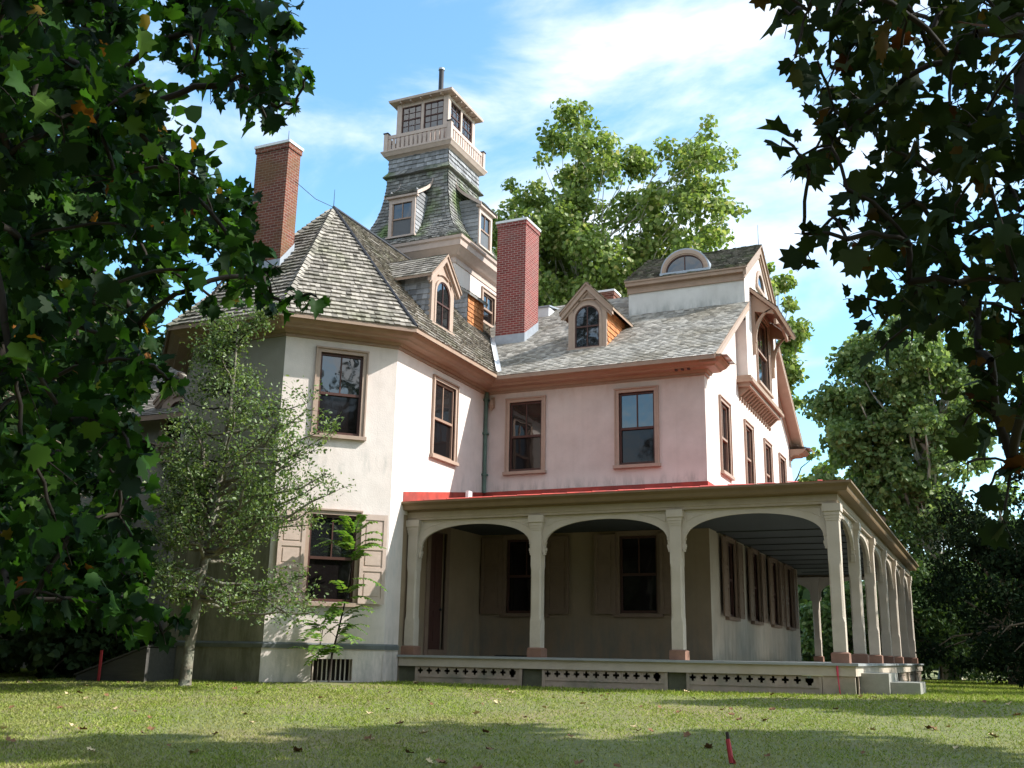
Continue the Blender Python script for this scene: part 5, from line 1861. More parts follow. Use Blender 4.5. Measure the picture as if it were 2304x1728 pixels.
BOUGH_MAIN = [(0.17,-21.41,1.2,0.27),(1.51,-21.57,2.49,0.2),(2.61,-23.46,2.25,0.19),(2.94,-22.91,2.27,0.2),(1.92,-22.4,1.11,0.22),(3.2,-23.83,2.11,0.17),(2.92,-23.1,1.96,0.19),(1.21,-21.85,3.02,0.27),(2.03,-22.11,1.58,0.16),(0.53,-20.78,1.35,0.29),(2.85,-23.13,2.5,0.2),(0.9,-22.5,3.88,0.24),(1.61,-22.36,2.57,0.25),(1.87,-22.43,2.17,0.23),(0.28,-21.29,2.02,0.3),(2.89,-23.17,1.4,0.18),(2.76,-23.22,1.02,0.18),(1.81,-22.62,0.24,0.09),(0.3,-21.0,1.23,0.3),(1.96,-22.97,1.75,0.21),(1.06,-21.82,0.49,0.26),(2.53,-23.18,0.24,0.11),(3.16,-23.73,2.3,0.17),(2.3,-22.85,2.61,0.22),(1.53,-21.77,3.37,0.2),(1.72,-20.99,3.14,0.14),(2.82,-23.75,2.06,0.18),(0.76,-21.82,0.97,0.27),(2.07,-23.09,2.84,0.22),(2.5,-23.38,1.86,0.19),(2.36,-21.36,2.26,0.08),(2.1,-22.19,1.86,0.13),(2.94,-23.59,1.32,0.17),(0.67,-20.9,2.19,0.28),(2.32,-23.44,2.0,0.1),(0.18,-21.63,2.17,0.23),(1.14,-21.52,0.59,0.26),(1.16,-22.04,0.59,0.25),(1.76,-21.16,3.11,0.21),(1.89,-21.99,0.98,0.11),(3.05,-24.04,2.56,0.14),(2.46,-22.25,2.7,0.12),(3.23,-22.77,1.97,0.12),(1.84,-22.36,2.47,0.24),(2.93,-23.24,2.54,0.17),(3.03,-23.94,2.68,0.1),(2.01,-23.4,3.34,0.11),(1.81,-23.04,2.08,0.12),(2.05,-23.06,3.25,0.23),(1.98,-22.8,1.32,0.21),(1.46,-20.54,2.75,0.16),(2.56,-23.21,2.44,0.2),(1.67,-22.46,3.71,0.26),(3.05,-24.01,2.19,0.15),(0.18,-21.61,1.61,0.16),(1.25,-22.72,2.71,0.1),(2.44,-22.0,2.45,0.22),(2.9,-23.54,0.81,0.17),(1.17,-21.8,0.68,0.25),(1.23,-21.2,0.5,0.14),(2.97,-23.76,2.74,0.17),(1.44,-21.38,2.69,0.21),(2.32,-23.32,1.68,0.17),(3.04,-23.08,0.84,0.09),(3.0,-23.39,1.51,0.17),(1.56,-21.77,1.49,0.17),(0.34,-21.52,3.17,0.3),(2.64,-23.7,2.29,0.16),(2.56,-22.88,0.24,0.09),(1.34,-22.01,2.02,0.25),(2.04,-23.03,0.85,0.09),(1.39,-21.79,2.91,0.27),(3.12,-23.56,2.73,0.14),(1.81,-22.86,2.51,0.23),(0.67,-21.49,2.54,0.29),(3.01,-23.44,0.56,0.17),(0.9,-22.5,3.34,0.14),(3.06,-24.09,2.1,0.07),(2.35,-23.41,2.17,0.18),(3.09,-22.48,2.04,0.11),(1.1,-22.5,2.28,0.12),(2.0,-22.02,0.79,0.09),(0.91,-21.03,0.73,0.27),(1.24,-22.54,1.64,0.08),(1.62,-21.89,3.13,0.26),(2.48,-23.0,0.28,0.15),(2.68,-23.41,2.74,0.2),(0.32,-22.07,3.53,0.15),(2.26,-23.35,2.89,0.21),(0.09,-20.9,0.33,0.14),(2.57,-23.32,3.23,0.09),(1.96,-22.42,3.41,0.2),(0.44,-20.95,2.01,0.3),(0.74,-21.14,1.68,0.29),(2.03,-22.94,3.6,0.14),(2.9,-23.02,1.0,0.1),(1.07,-21.66,4.33,0.18),(0.59,-20.96,1.15,0.29),(1.78,-22.98,1.75,0.09),(2.76,-23.24,2.65,0.2),(1.5,-22.39,2.21,0.24),(3.36,-23.19,1.66,0.07),(2.59,-22.64,1.46,0.11),(3.28,-23.49,2.43,0.06),(0.63,-21.6,3.27,0.3),(2.96,-23.15,2.57,0.09),(2.36,-22.29,0.14,0.08),(2.5,-22.59,0.69,0.12),(3.08,-23.59,2.83,0.17),(0.68,-22.09,1.9,0.13),(0.96,-21.11,3.36,0.3),(1.61,-22.15,1.72,0.24),(3.48,-23.45,2.01,0.1),(3.19,-23.5,1.99,0.17),(1.97,-23.0,1.09,0.11),(1.38,-22.47,1.25,0.19),(3.0,-22.29,2.11,0.09),(2.54,-22.53,0.28,0.16),(2.18,-22.98,0.39,0.17),(2.5,-23.59,2.27,0.14),(1.29,-21.92,4.33,0.18),(2.9,-23.65,1.17,0.17),(2.75,-22.79,0.95,0.07),(2.68,-23.69,1.77,0.1),(1.85,-21.14,2.56,0.2),(2.07,-22.92,0.58,0.17),(2.54,-21.65,2.31,0.1),(0.85,-22.02,3.81,0.29),(1.19,-21.2,2.42,0.1),(2.68,-22.78,0.96,0.12),(1.44,-22.04,1.54,0.25),(2.85,-23.95,2.3,0.07),(0.35,-21.53,0.38,0.17),(1.98,-23.26,2.47,0.1),(0.87,-20.71,0.23,0.16),(1.21,-21.61,0.44,0.26),(1.19,-22.38,1.17,0.12),(2.53,-22.88,0.56,0.19),(1.01,-22.09,0.55,0.16),(1.95,-22.81,0.23,0.09),(2.07,-22.73,0.91,0.21),(1.39,-22.69,1.97,0.11),(1.19,-20.98,3.11,0.29),(2.01,-21.65,2.82,0.26),(2.27,-22.32,0.23,0.12),(2.6,-22.54,0.5,0.08),(0.28,-21.86,2.51,0.15),(0.49,-21.96,2.63,0.23),(2.13,-23.33,3.37,0.08),(3.14,-23.62,2.21,0.18)]
BOUGH_RIGHT = [(6.8,-20.45,2.5,0.23),(6.67,-20.95,2.9,0.22),(6.28,-20.91,2.94,0.23),(5.73,-20.09,3.55,0.1),(6.37,-20.36,2.51,0.24),(6.12,-19.37,3.39,0.21),(6.6,-21.53,2.28,0.2),(6.12,-20.62,2.46,0.23),(6.67,-21.28,2.09,0.2),(5.99,-21.1,3.65,0.2),(6.52,-21.28,3.04,0.22),(6.55,-20.94,3.71,0.1),(6.42,-20.63,3.0,0.24),(6.53,-20.83,3.67,0.2),(6.3,-21.24,3.02,0.22),(6.26,-20.72,2.54,0.23),(5.99,-20.65,3.29,0.24),(6.47,-20.61,3.69,0.25),(7.0,-20.26,3.6,0.14),(6.0,-20.0,4.09,0.27),(6.76,-19.6,1.46,0.19),(6.63,-20.41,1.08,0.1),(6.36,-19.56,3.21,0.27),(6.69,-19.94,1.74,0.24),(6.6,-19.93,3.63,0.27),(6.53,-20.24,1.96,0.16),(5.96,-21.44,2.08,0.09),(6.77,-20.29,2.73,0.24),(5.75,-19.76,3.94,0.19),(6.24,-21.18,2.12,0.2),(6.7,-20.91,1.3,0.18),(6.24,-21.34,3.49,0.13),(5.94,-21.19,3.45,0.23),(6.13,-19.04,2.44,0.28),(6.89,-20.11,2.94,0.2),(5.98,-21.15,2.81,0.14),(6.54,-21.1,2.15,0.21),(6.72,-19.31,2.08,0.27),(6.79,-21.35,1.8,0.1),(6.22,-21.13,1.92,0.2),(6.67,-21.82,3.03,0.14),(6.31,-20.54,2.08,0.23),(6.07,-19.67,3.94,0.28),(6.57,-20.17,2.19,0.24),(7.0,-19.68,4.08,0.24),(6.81,-19.71,3.32,0.27),(6.8,-21.35,1.67,0.08),(6.88,-20.51,3.0,0.2),(6.82,-20.45,3.89,0.17),(6.68,-19.64,1.35,0.19),(6.71,-21.13,1.85,0.2),(5.84,-19.4,2.86,0.14),(6.4,-20.02,1.39,0.09),(6.34,-21.51,3.21,0.21),(6.16,-21.01,3.75,0.11),(6.11,-18.85,2.29,0.12),(6.89,-21.24,2.56,0.08),(6.9,-21.69,2.93,0.09),(6.79,-20.6,1.94,0.16),(6.74,-19.11,1.33,0.2),(5.94,-20.22,2.61,0.2),(6.89,-20.35,3.41,0.24),(6.09,-20.42,2.02,0.18),(6.51,-20.6,1.57,0.12),(6.29,-20.9,1.79,0.14),(6.84,-20.23,2.39,0.18),(5.86,-21.04,2.89,0.09),(6.49,-20.25,1.55,0.19),(6.74,-19.38,2.27,0.27),(6.03,-20.18,3.36,0.24),(6.52,-20.44,1.7,0.09),(6.46,-20.47,1.42,0.14),(5.88,-19.88,4.05,0.28),(6.56,-20.31,2.97,0.25),(6.64,-21.48,3.05,0.21),(6.88,-21.54,2.61,0.09),(5.91,-21.37,2.63,0.1),(6.89,-18.85,1.87,0.13),(6.47,-21.41,2.19,0.2),(5.91,-21.13,2.98,0.15),(6.1,-20.49,2.68,0.21),(6.57,-21.06,2.77,0.22),(5.83,-21.05,3.85,0.08),(6.44,-21.27,1.84,0.2),(6.73,-21.88,2.84,0.19),(6.57,-20.62,1.61,0.15),(6.17,-21.18,2.93,0.22),(6.57,-20.21,1.5,0.2),(6.1,-20.05,2.39,0.18),(6.08,-20.53,2.76,0.12),(6.87,-21.05,2.4,0.1),(6.98,-19.51,3.63,0.21),(6.88,-20.49,2.55,0.14),(6.76,-21.21,1.64,0.13),(6.41,-20.91,3.37,0.23),(6.32,-19.34,2.34,0.18),(5.71,-19.96,4.5,0.2),(6.69,-19.85,2.47,0.25),(6.57,-20.48,1.34,0.14),(6.24,-19.44,3.46,0.28),(6.02,-20.34,1.96,0.14),(6.49,-21.42,2.72,0.21),(6.3,-21.14,3.55,0.18),(6.9,-19.22,2.16,0.14),(6.94,-21.33,3.0,0.07),(6.29,-21.39,3.11,0.21),(6.09,-20.62,2.32,0.15),(6.16,-20.32,3.98,0.26),(5.83,-21.67,2.38,0.07),(6.81,-19.56,1.96,0.2),(6.94,-20.78,3.71,0.09),(5.71,-20.58,2.99,0.13),(6.36,-19.99,4.38,0.13),(6.0,-22.03,3.14,0.08),(5.74,-21.33,2.58,0.08),(6.06,-19.88,3.32,0.17),(6.53,-19.24,2.38,0.23),(6.9,-19.75,2.46,0.15),(6.84,-20.73,2.33,0.14),(5.99,-20.79,2.59,0.1),(6.27,-19.41,2.19,0.11),(6.41,-20.22,2.37,0.24),(6.67,-19.42,1.53,0.24),(6.03,-20.08,2.43,0.12),(6.79,-21.23,1.51,0.08),(6.95,-19.79,3.2,0.18),(6.09,-20.98,3.68,0.21),(6.8,-19.56,3.81,0.28),(6.86,-21.23,2.39,0.11),(5.86,-21.01,2.99,0.1)]

BOUGH_MAIN += [(2.66,-21.44,2.2,0.07),(2.47,-21.37,2.21,0.07),(2.88,-21.58,2.13,0.05),(2.64,-21.78,2.11,0.08),(2.71,-21.99,2.13,0.09),(1.91,-21.41,2.31,0.09),(2.52,-22.32,1.96,0.08),(2.55,-22.4,1.43,0.07),(2.45,-22.02,0.19,0.08),(2.39,-22.07,0.12,0.07),(2.41,-22.14,1.48,0.05),(2.34,-22.1,0.21,0.08),(2.49,-22.39,0.86,0.07),(2.28,-22.16,1.14,0.07),(3.27,-22.32,3.13,0.06),(2.95,-22.01,3.18,0.06),(3.13,-22.44,2.77,0.05)]
BOUGH_RIGHT += [(5.7,-21.63,3.38,0.09),(5.78,-21.67,3.26,0.09),(5.9,-21.9,3.11,0.1),(5.77,-21.1,3.48,0.1),(5.83,-21.93,2.85,0.08),(5.87,-21.39,3.13,0.1),(5.83,-20.91,3.24,0.1),(5.71,-21.68,2.57,0.07),(5.73,-21.12,2.74,0.09),(5.89,-21.05,2.8,0.09),(5.76,-21.51,2.11,0.06),(5.72,-21.1,2.16,0.06),(5.93,-20.69,2.24,0.08),(6.04,-20.81,1.67,0.07),(5.9,-20.59,2.05,0.08),(5.9,-21.39,2.23,0.07),(5.97,-21.35,2.39,0.08),(5.71,-22.02,3.19,0.1),(6.41,-20.59,1.07,0.11),(6.49,-20.07,0.99,0.12),(6.56,-20.44,0.76,0.11)]
def near_tree(name, label, base, top, tr, boughs, per, size, lm, seed, extra=(), droop=0.55, thin=1.0):
    global rng
    rng = np.random.default_rng(seed)
    random.seed(seed)
    t = empty(name, base, label, 'tree')
    b = Vector(base)
    tm = MB()
    path = [b + Vector((0, 0, -0.4)), b + Vector((0, 0, 0.2))] + limb_path(b + Vector((0, 0, 0.5)), top, 0, 0.08, 10)
    rad = [tr * 1.5, tr * 1.2] + [tr * (1 - 0.75 * i / 10) for i in range(11)]
    tm.tube(path, rad, 14)
    # main boughs: clumps gathered into a few, each bough arching out and hanging down
    cl = [(Vector(c[:3]), c[3]) for c in boughs]
    # each clump hangs on the nearest clump that lies closer to the trunk
    def tdist(c):
        return min((Vector((c.x, c.y, c.z + 1.0)) - q).length for q in path[2:])
    order = sorted(range(len(cl)), key=lambda i: tdist(cl[i][0]))
    par, desc = {}, {i: 1 for i in order}
    for n_, i in enumerate(order):
        c = cl[i][0]
        best, bd = None, tdist(c) * 0.55
        for j in order[:n_]:
            d = (cl[j][0] - c).length * (1.0 if cl[j][0].z > c.z - 0.3 else 1.35)
            if d < bd:
                best, bd = j, d
        par[i] = best
    for i in reversed(order):
        if par[i] is not None:
            desc[par[i]] += desc[i]
    for i in order:
        c, r = cl[i]
        rad_ = lambda k: 0.0035 + 0.0042 * math.sqrt(k)
        if par[i] is None:
            zt = c.z + 1.2
            k = min(range(2, len(path)), key=lambda q: abs(path[q].z - zt))
            tm.tube(limb_path(path[k], c, 0.12, 0.06, 8), [rad_(desc[i]) * (1.8 - 0.8 * q / 8) for q in range(9)], 6, 1, False)
        else:
            tm.tube(limb_path(cl[par[i]][0], c, 0.10, 0.12, 5), [rad_(desc[i])] * 6, 5, 1, False)
        for j in range(2):
            e = c + Vector((random.uniform(-1, 1), random.uniform(-1, 1), random.uniform(-1.3, 0.4))) * r
            tm.tube(limb_path(c, e, 0.08, 0.1, 3), [0.0035, 0.003, 0.0025, 0.002], 4, 1, False)
    tm.build('trunk', ['bark', 'twig'], t, smooth=True)
    Ps = []
    for c, r in cl:
        n = max(3, int(per * thin * (r / 0.2) ** 2 * random.uniform(0.6, 1.25)))
        Ps.append(np.array(c) + ball(n, 0.5) * r * np.array([1, 1, 1.0]))
    P = np.concatenate(Ps)
    N = unit(rng.normal(size=P.shape) * 0.8 + np.array([0.0, -0.25, 0.75]))
    A = unit(rng.normal(size=P.shape) * 0.7 + np.array([0, 0, -droop]))
    V, F = leaves(P, A, N, size * rng.uniform(0.5, 1.25, len(P)), MAPLE_V * np.array([0.92, 1, 1]), MAPLE_F, rng.uniform(-0.5, 2.2, len(P)))
    npmesh('crown', V, F, lm, t, base)
    # unseen rest of the crown, filled out overhead to block sky light
    if extra:
        Ps = []
        for (cx, cy, cz, r, n) in extra:
            for _ in range(max(1, n // 60)):
                c = np.array((cx, cy, cz)) + ball(1, 0.4)[0] * r
                Ps.append(c + ball(60, 0.5) * r * 0.30)
        P = np.concatenate(Ps)
        N = unit(rng.normal(size=P.shape) * 0.6 + np.array([0, 0, 0.8]))
        V, F = leaves(P, rng.normal(size=P.shape), N, 0.26 * rng.uniform(0.7, 1.3, len(P)), BROAD_V, OVAL_F)
        npmesh('unseen_crown', V, F, lm, t, base)
    return t
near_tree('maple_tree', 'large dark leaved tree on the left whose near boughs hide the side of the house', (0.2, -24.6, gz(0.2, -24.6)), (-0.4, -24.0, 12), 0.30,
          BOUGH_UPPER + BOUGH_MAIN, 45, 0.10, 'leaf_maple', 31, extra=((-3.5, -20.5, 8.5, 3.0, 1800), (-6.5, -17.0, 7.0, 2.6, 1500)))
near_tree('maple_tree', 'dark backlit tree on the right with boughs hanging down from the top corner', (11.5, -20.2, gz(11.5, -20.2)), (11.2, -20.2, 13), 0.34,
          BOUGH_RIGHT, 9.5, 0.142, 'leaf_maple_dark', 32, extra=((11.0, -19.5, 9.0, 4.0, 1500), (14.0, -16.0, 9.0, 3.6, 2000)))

# ------------------------------------------------------------------ trees beyond the house
broadleaf('sycamore_tree', 'tall bright green sycamore rising behind the house roof', (-12.5, 24.0, gz(0, 0)), 24, 0.55,
          [(-13.2, 24, 19.0, 6.6, 4.2, 6.4, 0.46), (-12.4, 24, 26.3, 3.4, 3.0, 4.8, 0.20), (-17.0, 24.0, 22.0, 3.3, 3.0, 4.4, 0.14), (-6.6, 24, 22.8, 3.3, 2.8, 6.2, 0.20)], 330, 54000, 0.26, 'leaf_sycamore', 'bark_white', seed=41, crad=0.21, limb_r=0.017, limb_share=0.4)
broadleaf('sycamore_tree', 'tall sycamore with pale limbs beyond the porch at the right', (4.6, 23.0, gz(0, 0)), 14, 0.40,
          [(3.2, 23.0, 11.0, 3.5, 3.2, 4.4, 0.45), (1.6, 22.5, 8.2, 2.6, 3.0, 3.2, 0.2), (5.6, 23, 13.0, 3.2, 3.2, 3.4, 0.2), (5.0, 22.5, 7.0, 3.4, 3, 2.6, 0.15)], 200, 36000, 0.22, 'leaf_green', 'bark_white', seed=42, crad=0.21, limb_r=0.05, limb_share=0.5)
broadleaf('tree', 'slighter green tree showing between the gable and the right hand trees', (-2.6, 27.0, gz(0, 0)), 17, 0.3,
          [(-2.9, 27.0, 16.5, 1.9, 2.5, 4.0, 0.6), (-0.6, 27, 8.5, 2.2, 2.5, 2.0, 0.4)], 50, 5500, 0.27, 'leaf_sycamore', 'bark', seed=43, crad=0.24)
# bushes seen through the porch and dark evergreens at the right
for k, (x, y, h, r, lb) in enumerate(((0.5, 21.5, 3.4, 1.9, 'leafy green bush seen past the far porch post'), (4.3, 22.5, 3.8, 2.1, 'leafy green bush seen between the porch columns'), (7.6, 21.0, 3.6, 2.1, 'dark green bush behind the far end of the porch'))):
    broadleaf('bush', lb, (x, y, gz(0, 0)), h * 0.7, 0.07, [(x, y, h * 0.5, r, r, h * 0.55, 1.0)], 50, 6500, 0.20, 'leaf_green' if k < 2 else 'leaf_dark', 'bark', 'bush', seed=50 + k, crad=0.24)
rng = np.random.default_rng(77)
hx = np.linspace(-6, 24, 110)
P = np.concatenate([np.array([x, 27 + 0.6 * math.sin(x), 0.9]) + ball(90, 0.5) * np.array([0.8, 0.9, 1.7]) for x in hx])
N = unit(rng.normal(size=P.shape) + np.array([0, 0, 0.5]))
V, F = leaves(P, np.cross(N, rng.normal(size=N.shape)), N, 0.26 * rng.uniform(0.6, 1.3, len(P)), OVAL_V, OVAL_F)
tag(npmesh('hedge', V, F, 'leaf_dark'), 'long low dark hedge closing the lawn behind the house', 'hedge')
hx = np.linspace(0, 1, 60)
P = np.concatenate([np.array([5.6 + 12 * x, 16.5 - 13.5 * x, 0.3 + 0.25 * math.sin(x * 40)]) + ball(130, 0.5) * np.array([0.9, 0.9, 1.3]) for x in hx])
N = unit(rng.normal(size=P.shape) + np.array([0, 0, 0.5]))
V, F = leaves(P, np.cross(N, rng.normal(size=N.shape)), N, 0.19 * rng.uniform(0.6, 1.3, len(P)), OVAL_V, OVAL_F)
tag(npmesh('undergrowth', V, F, 'leaf_dark'), 'dense dark undergrowth along the foot of the evergreens at the right', 'undergrowth', kind='stuff')
def conifer(name, label, base, h, r, n, size, seed, cat='tree', lm='leaf_conifer', low=0.02, droop=0.35):
    global rng
    rng = np.random.default_rng(seed)
    random.seed(seed)
    t = empty(name, base, label, cat)
    b = Vector(base)
    tm = MB()
    tm.tube([b + Vector((0, 0, -0.3)), b + Vector((0, 0, h * 0.5)), b + Vector((0, 0, h))], [0.05 + h * 0.018, 0.03 + h * 0.008, 0.02], 9)
    Ps, As = [], []
    nb = int(n / 34)
    for k in range(nb):
        f = low + (1 - low) * (k / nb) ** 1.25
        z = h * f
        L = r * (1 - f) ** 0.75 * random.uniform(0.7, 1.12) + 0.12
        a = random.uniform(0, 2 * math.pi)
        d = Vector((math.cos(a), math.sin(a), 0))
        e = b + d * L + Vector((0, 0, z - droop * L + 0.12 * L))
        s0 = b + Vector((0, 0, z))
        pth = [s0.lerp(e, i / 4) + Vector((0, 0, 0.10 * L * math.sin(math.pi * i / 4))) for i in range(5)]
        tm.tube(pth, [0.02 * (1 - 0.2 * i) + 0.004 for i in range(5)], 4, 0, False)
        tt = rng.random(34) ** 0.6
        for q in tt:
            p = s0.lerp(e, float(q))
            w = 0.30 * L * (1.15 - float(q)) + 0.07
            Ps.append((p.x + rng.normal() * w * 0.5, p.y + rng.normal() * w * 0.5, p.z + rng.normal() * 0.10 - 0.05))
            As.append((d.x + rng.normal() * 0.5, d.y + rng.normal() * 0.5, -0.35 + rng.normal() * 0.35))
    tm.build('trunk', 'bark', t, smooth=True)
    P, A = np.array(Ps), np.array(As)
    V, F = leaves(P, A, rng.normal(size=P.shape) + np.array([0, 0, 0.4]), size * rng.uniform(0.6, 1.3, len(P)), NEEDLE_V, NEEDLE_F)
    npmesh('crown', V, F, lm, t, base)
    return t
EV = dict(LV=OVAL_V, cat='tree', upl=0.3, limb_share=0.3)
broadleaf('evergreen_tree', 'broad dark evergreen standing at the right edge of the lawn', (9.3, 7.0, -0.62), 10.0, 0.22, [(9.3, 7.0, 2.6, 2.5, 2.4, 3.4, 0.4), (8.6, 6.8, 0.3, 2.8, 2.0, 1.1, 0.15), (9.4, 7.0, 7.0, 1.9, 1.9, 3.6, 0.5)], 120, 17000, 0.17, 'leaf_conifer', 'bark', seed=61, crad=0.27, **EV)
broadleaf('evergreen_tree', 'green leafy tree just beyond the end of the porch', (4.9, 20.0, -0.62), 6.0, 0.2, [(4.9, 20.0, 2.8, 3.2, 2.5, 3.6, 0.8), (4.9, 19.6, 0.3, 3.4, 2.0, 1.1, 0.25)], 110, 15000, 0.19, 'leaf_mid', 'bark', seed=62, crad=0.25, **EV)
broadleaf('evergreen_tree', 'dark evergreen between two others behind the lawn', (7.0, 13.5, -0.62), 6.5, 0.2, [(7.0, 13.5, 2.8, 2.4, 2.3, 3.8, 0.8), (7.0, 13.2, 0.3, 2.8, 2.0, 1.1, 0.25)], 110, 15000, 0.18, 'leaf_conifer', 'bark', seed=63, crad=0.26, **EV)
broadleaf('evergreen_tree', 'nearer dark evergreen cut by the right edge of the view', (11.2, 1.5, -0.66), 10, 0.22, [(11.2, 1.5, 3.4, 2.2, 2.2, 4.2, 0.5), (10.8, 1.6, 0.3, 2.4, 1.8, 1.1, 0.2), (11.3, 1.5, 8.5, 1.7, 1.7, 3.0, 0.4)], 120, 16000, 0.16, 'leaf_conifer', 'bark', seed=64, crad=0.27, **EV)
conifer('spruce_tree', 'tall spruce with drooping twigs behind the left hand leaves', (-9.4, -14.5, gz(-9.4, -14.5)), 17.0, 3.4, 11000, 0.20, 65, low=0.25, droop=0.5)
for k, (x, y, h, r, lb) in enumerate(((-14.6, -6.6, 3.4, 1.9, 'dark bush beside the rear wing'), (-17.6, -7.2, 4.0, 2.3, 'dark bush further left under the trees'), (-21.3, -8.0, 4.6, 2.6, 'dark bush at the far left edge of the lawn'))):
    broadleaf('bush', lb, (x, y, gz(0, 0)), h * 0.7, 0.08, [(x, y, h * 0.36, r, r * 0.8, h * 0.55, 0.8), (x, y - 0.3, 0.0, r, r * 0.7, 0.9, 0.3)], 50, 7000, 0.20, 'leaf_dark', 'bark', 'bush', seed=70 + k, crad=0.26)
broadleaf('tree', 'large dark tree beyond the rear wing at the far left', (-27, 2, -0.6), 15, 0.5, [(-27, 2, 9, 5.5, 5.0, 7.0, 1.0)], 70, 11000, 0.42, 'leaf_dark', 'bark', seed=74, crad=0.25)
broadleaf('tree', 'tree added out of view left of the lawn to darken the bay wall', (-12.5, -15.5, -1.0), 13, 0.35, [(-12.5, -15.5, 7.5, 4.0, 3.6, 6.5, 1.0)], 60, 7000, 0.36, 'leaf_dark', 'bark', seed=83, crad=0.28)  # unseen, added to block sky light from the left walls
broadleaf('tree', 'tree added out of view at the left to shade the walls', (-17.0, -11.0, -0.9), 14, 0.35, [(-17.0, -11.0, 8.0, 4.0, 3.6, 7.0, 1.0)], 60, 7000, 0.36, 'leaf_dark', 'bark', seed=84, crad=0.28)  # second added tree, blocks more of the sky light there
# trees standing out of the picture on the right, whose shade crosses the lawn
broadleaf('tree', 'spreading shade tree right of the lawn', (15.5, -10.5, -0.8), 12, 0.35, [(15.2, -11.0, 10.5, 4.2, 3.6, 2.6, 0.65), (10.6, -12.6, 12.6, 3.6, 2.5, 1.6, 0.35)], 80, 10000, 0.34, 'leaf_green', 'bark', seed=81, crad=0.26)
broadleaf('tree', 'slender shade tree right of the porch', (18.5, -4.2, -0.7), 12, 0.3, [(17.6, -3.0, 10.0, 3.4, 1.1, 1.7, 1.0)], 40, 3500, 0.34, 'leaf_green', 'bark', seed=82, crad=0.30)
# far wood that closes the view all round
rng = np.random.default_rng(90)
n = 26000
ang = rng.uniform(math.radians(20), math.radians(200), n)
rad = rng.uniform(75, 95, n)
hh = rng.random(n) ** 0.8 * (6.5 + 2.5 * np.sin(ang * 9) + 1.5 * np.sin(ang * 23))
P = np.stack([np.cos(ang) * rad - 4, np.sin(ang) * rad, hh - 0.5], 1)
N = unit(rng.normal(size=P.shape) + np.array([0, 0, 0.5]))
V, F = leaves(P, np.cross(N, rng.normal(size=N.shape)), N, 1.5 * rng.uniform(0.6, 1.3, n), BROAD_V, OVAL_F)
tag(npmesh('distant_wood', V, F, 'leaf_dark'), 'distant dark belt of woodland behind the house', 'woodland', kind='stuff')

n = 26000
ang = rng.uniform(math.radians(168), math.radians(325), n)
rad = rng.uniform(29, 38, n)
deg = np.degrees(ang)
hh = rng.random(n) ** 0.7 * (np.where((deg > 236) & (deg < 300), 10.5, 17.0) + 2.2 * np.sin(ang * 11) + 1.6 * np.sin(ang * 29))
P = np.stack([np.cos(ang) * rad, np.sin(ang) * rad - 9, hh - 2.0], 1)
N = unit(rng.normal(size=P.shape) + np.array([0, 0, 0.5]))
V, F = leaves(P, np.cross(N, rng.normal(size=N.shape)), N, 1.5 * rng.uniform(0.6, 1.3, n), BROAD_V, OVAL_F)
tag(npmesh('woodland', V, F, 'leaf_dark'), 'belt of tall trees facing the house across the lawn', 'woodland', kind='stuff')

# ------------------------------------------------------------------ grass and fallen leaves
rng = np.random.default_rng(100)
n = 1050000
gx = rng.uniform(-24, 15, n)
gy = -19.0 + 40 * rng.random(n) ** 1.6
d0 = np.stack([gx - CAM.x, gy - CAM.y], 1)
dep = -math.sin(YAW) * d0[:, 0] + math.cos(YAW) * d0[:, 1]
lat = math.cos(YAW) * d0[:, 0] + math.sin(YAW) * d0[:, 1]
ok = (np.abs(lat) < dep * 0.53 + 0.3) & (dep > 8)
inside = (gx < 3.95) & (gy > -4.45) & (gx > -6.5)
inside |= (gx <= -6.4) & (gy > -7.0) & (gx > -13.2) & ((gx - gy) < 1.4)
inside |= (gx <= -13) & (gy > -2.6)
ok &= ~inside
ok &= (gy < 20)
gx, gy, dep = gx[ok], gy[ok], dep[ok]
pat = np.sin(gx * 0.9 + 1.3 * np.sin(gy * 0.7)) * np.sin(gy * 1.1 + np.sin(gx * 0.5)) + 0.5 * np.sin(gx * 3.1 + gy * 2.3)
bare = rng.random(len(gx)) < np.clip(0.30 - 0.35 * pat, 0.0, 0.55)
gx, gy, dep = gx[~bare], gy[~bare], dep[~bare]
n = len(gx)
gzv = -0.62 - 0.045 * np.maximum(0, -6.0 - gy) + 0.02 * np.sin(gx * 0.35 + gy * 0.2)
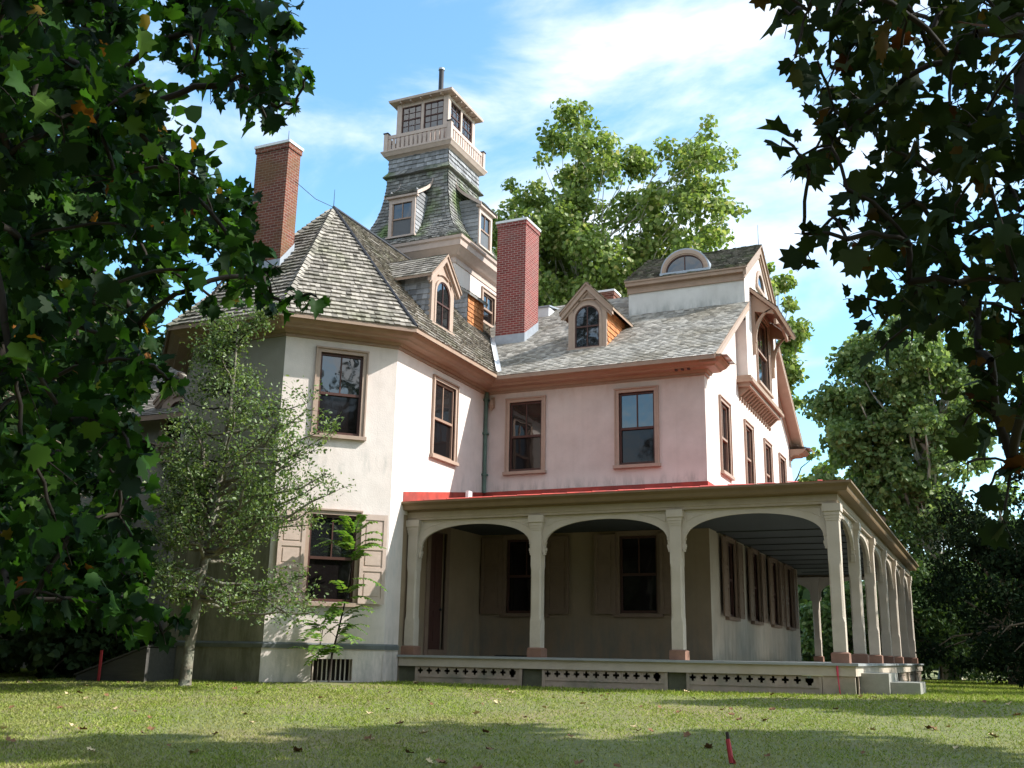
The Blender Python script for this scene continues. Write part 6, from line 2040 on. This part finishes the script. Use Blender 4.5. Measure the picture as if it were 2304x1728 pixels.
hgt = rng.uniform(0.015, 0.045, n) * np.where((gy > -6.0) & (rng.random(n) < 0.3), 1.7, 1.0)
wdt = 0.0035 + 0.0004 * dep
an = rng.uniform(0, 2 * math.pi, n)
le = rng.normal(size=(n, 2)) * 0.030
B = np.stack([gx, gy, gzv - 0.005], 1)
wv = np.stack([np.cos(an) * wdt, np.sin(an) * wdt, np.zeros(n)], 1)
T = B + np.stack([le[:, 0], le[:, 1], hgt], 1)
V = np.stack([B - wv, B + wv, T], 1).reshape(-1, 3)
F = np.arange(3 * n).reshape(-1, 3)
tag(npmesh('grass', V, F, 'grass_blade'), 'short mown grass blades covering the lawn', 'grass', kind='stuff')

random.seed(12)
protos = []
for mname in ('leaf_brown', 'leaf_tan'):
    v = MAPLE_V * 1.0
    v[:, 2] = 0.9 * (v[:, 0] ** 2) + 0.5 * (v[:, 1] - 0.45) ** 2 + 0.10 * np.sin(v[:, 0] * 9) + 0.02
    protos.append((v, mname))
GRP = 'fallen leaves scattered on the lawn'
first = {}
placed = 0
while placed < 120:
    x, y = random.uniform(-16, 12), -18.0 + 12.5 * random.random()
    dx, dy = x - CAM.x, y - CAM.y
    dp = -math.sin(YAW) * dx + math.cos(YAW) * dy
    lt = math.cos(YAW) * dx + math.sin(YAW) * dy
    if abs(lt) > dp * 0.49 or (x < -6 and y > -8) or y > -5.2:
        continue
    if x < -2 and random.random() < 0.45:
        continue
    k = 0 if random.random() < 0.6 else 1
    if k not in first:
        o = npmesh('fallen_leaf', protos[k][0], MAPLE_F, protos[k][1])
        tag(o, ('curled brown fallen leaf lying on the lawn', 'pale tan fallen leaf lying on the lawn')[k], 'leaf', GRP)
        first[k] = o
    else:
        o = first[k].copy()
        COL.objects.link(o)
    s_ = random.uniform(0.06, 0.13)
    o.scale = (s_, s_, s_)
    o.location = (x, y, gz(x, y) + 0.03)
    o.rotation_euler = (random.uniform(-0.5, 0.5), random.uniform(-0.5, 0.5), random.uniform(0, 6.28))
    placed += 1
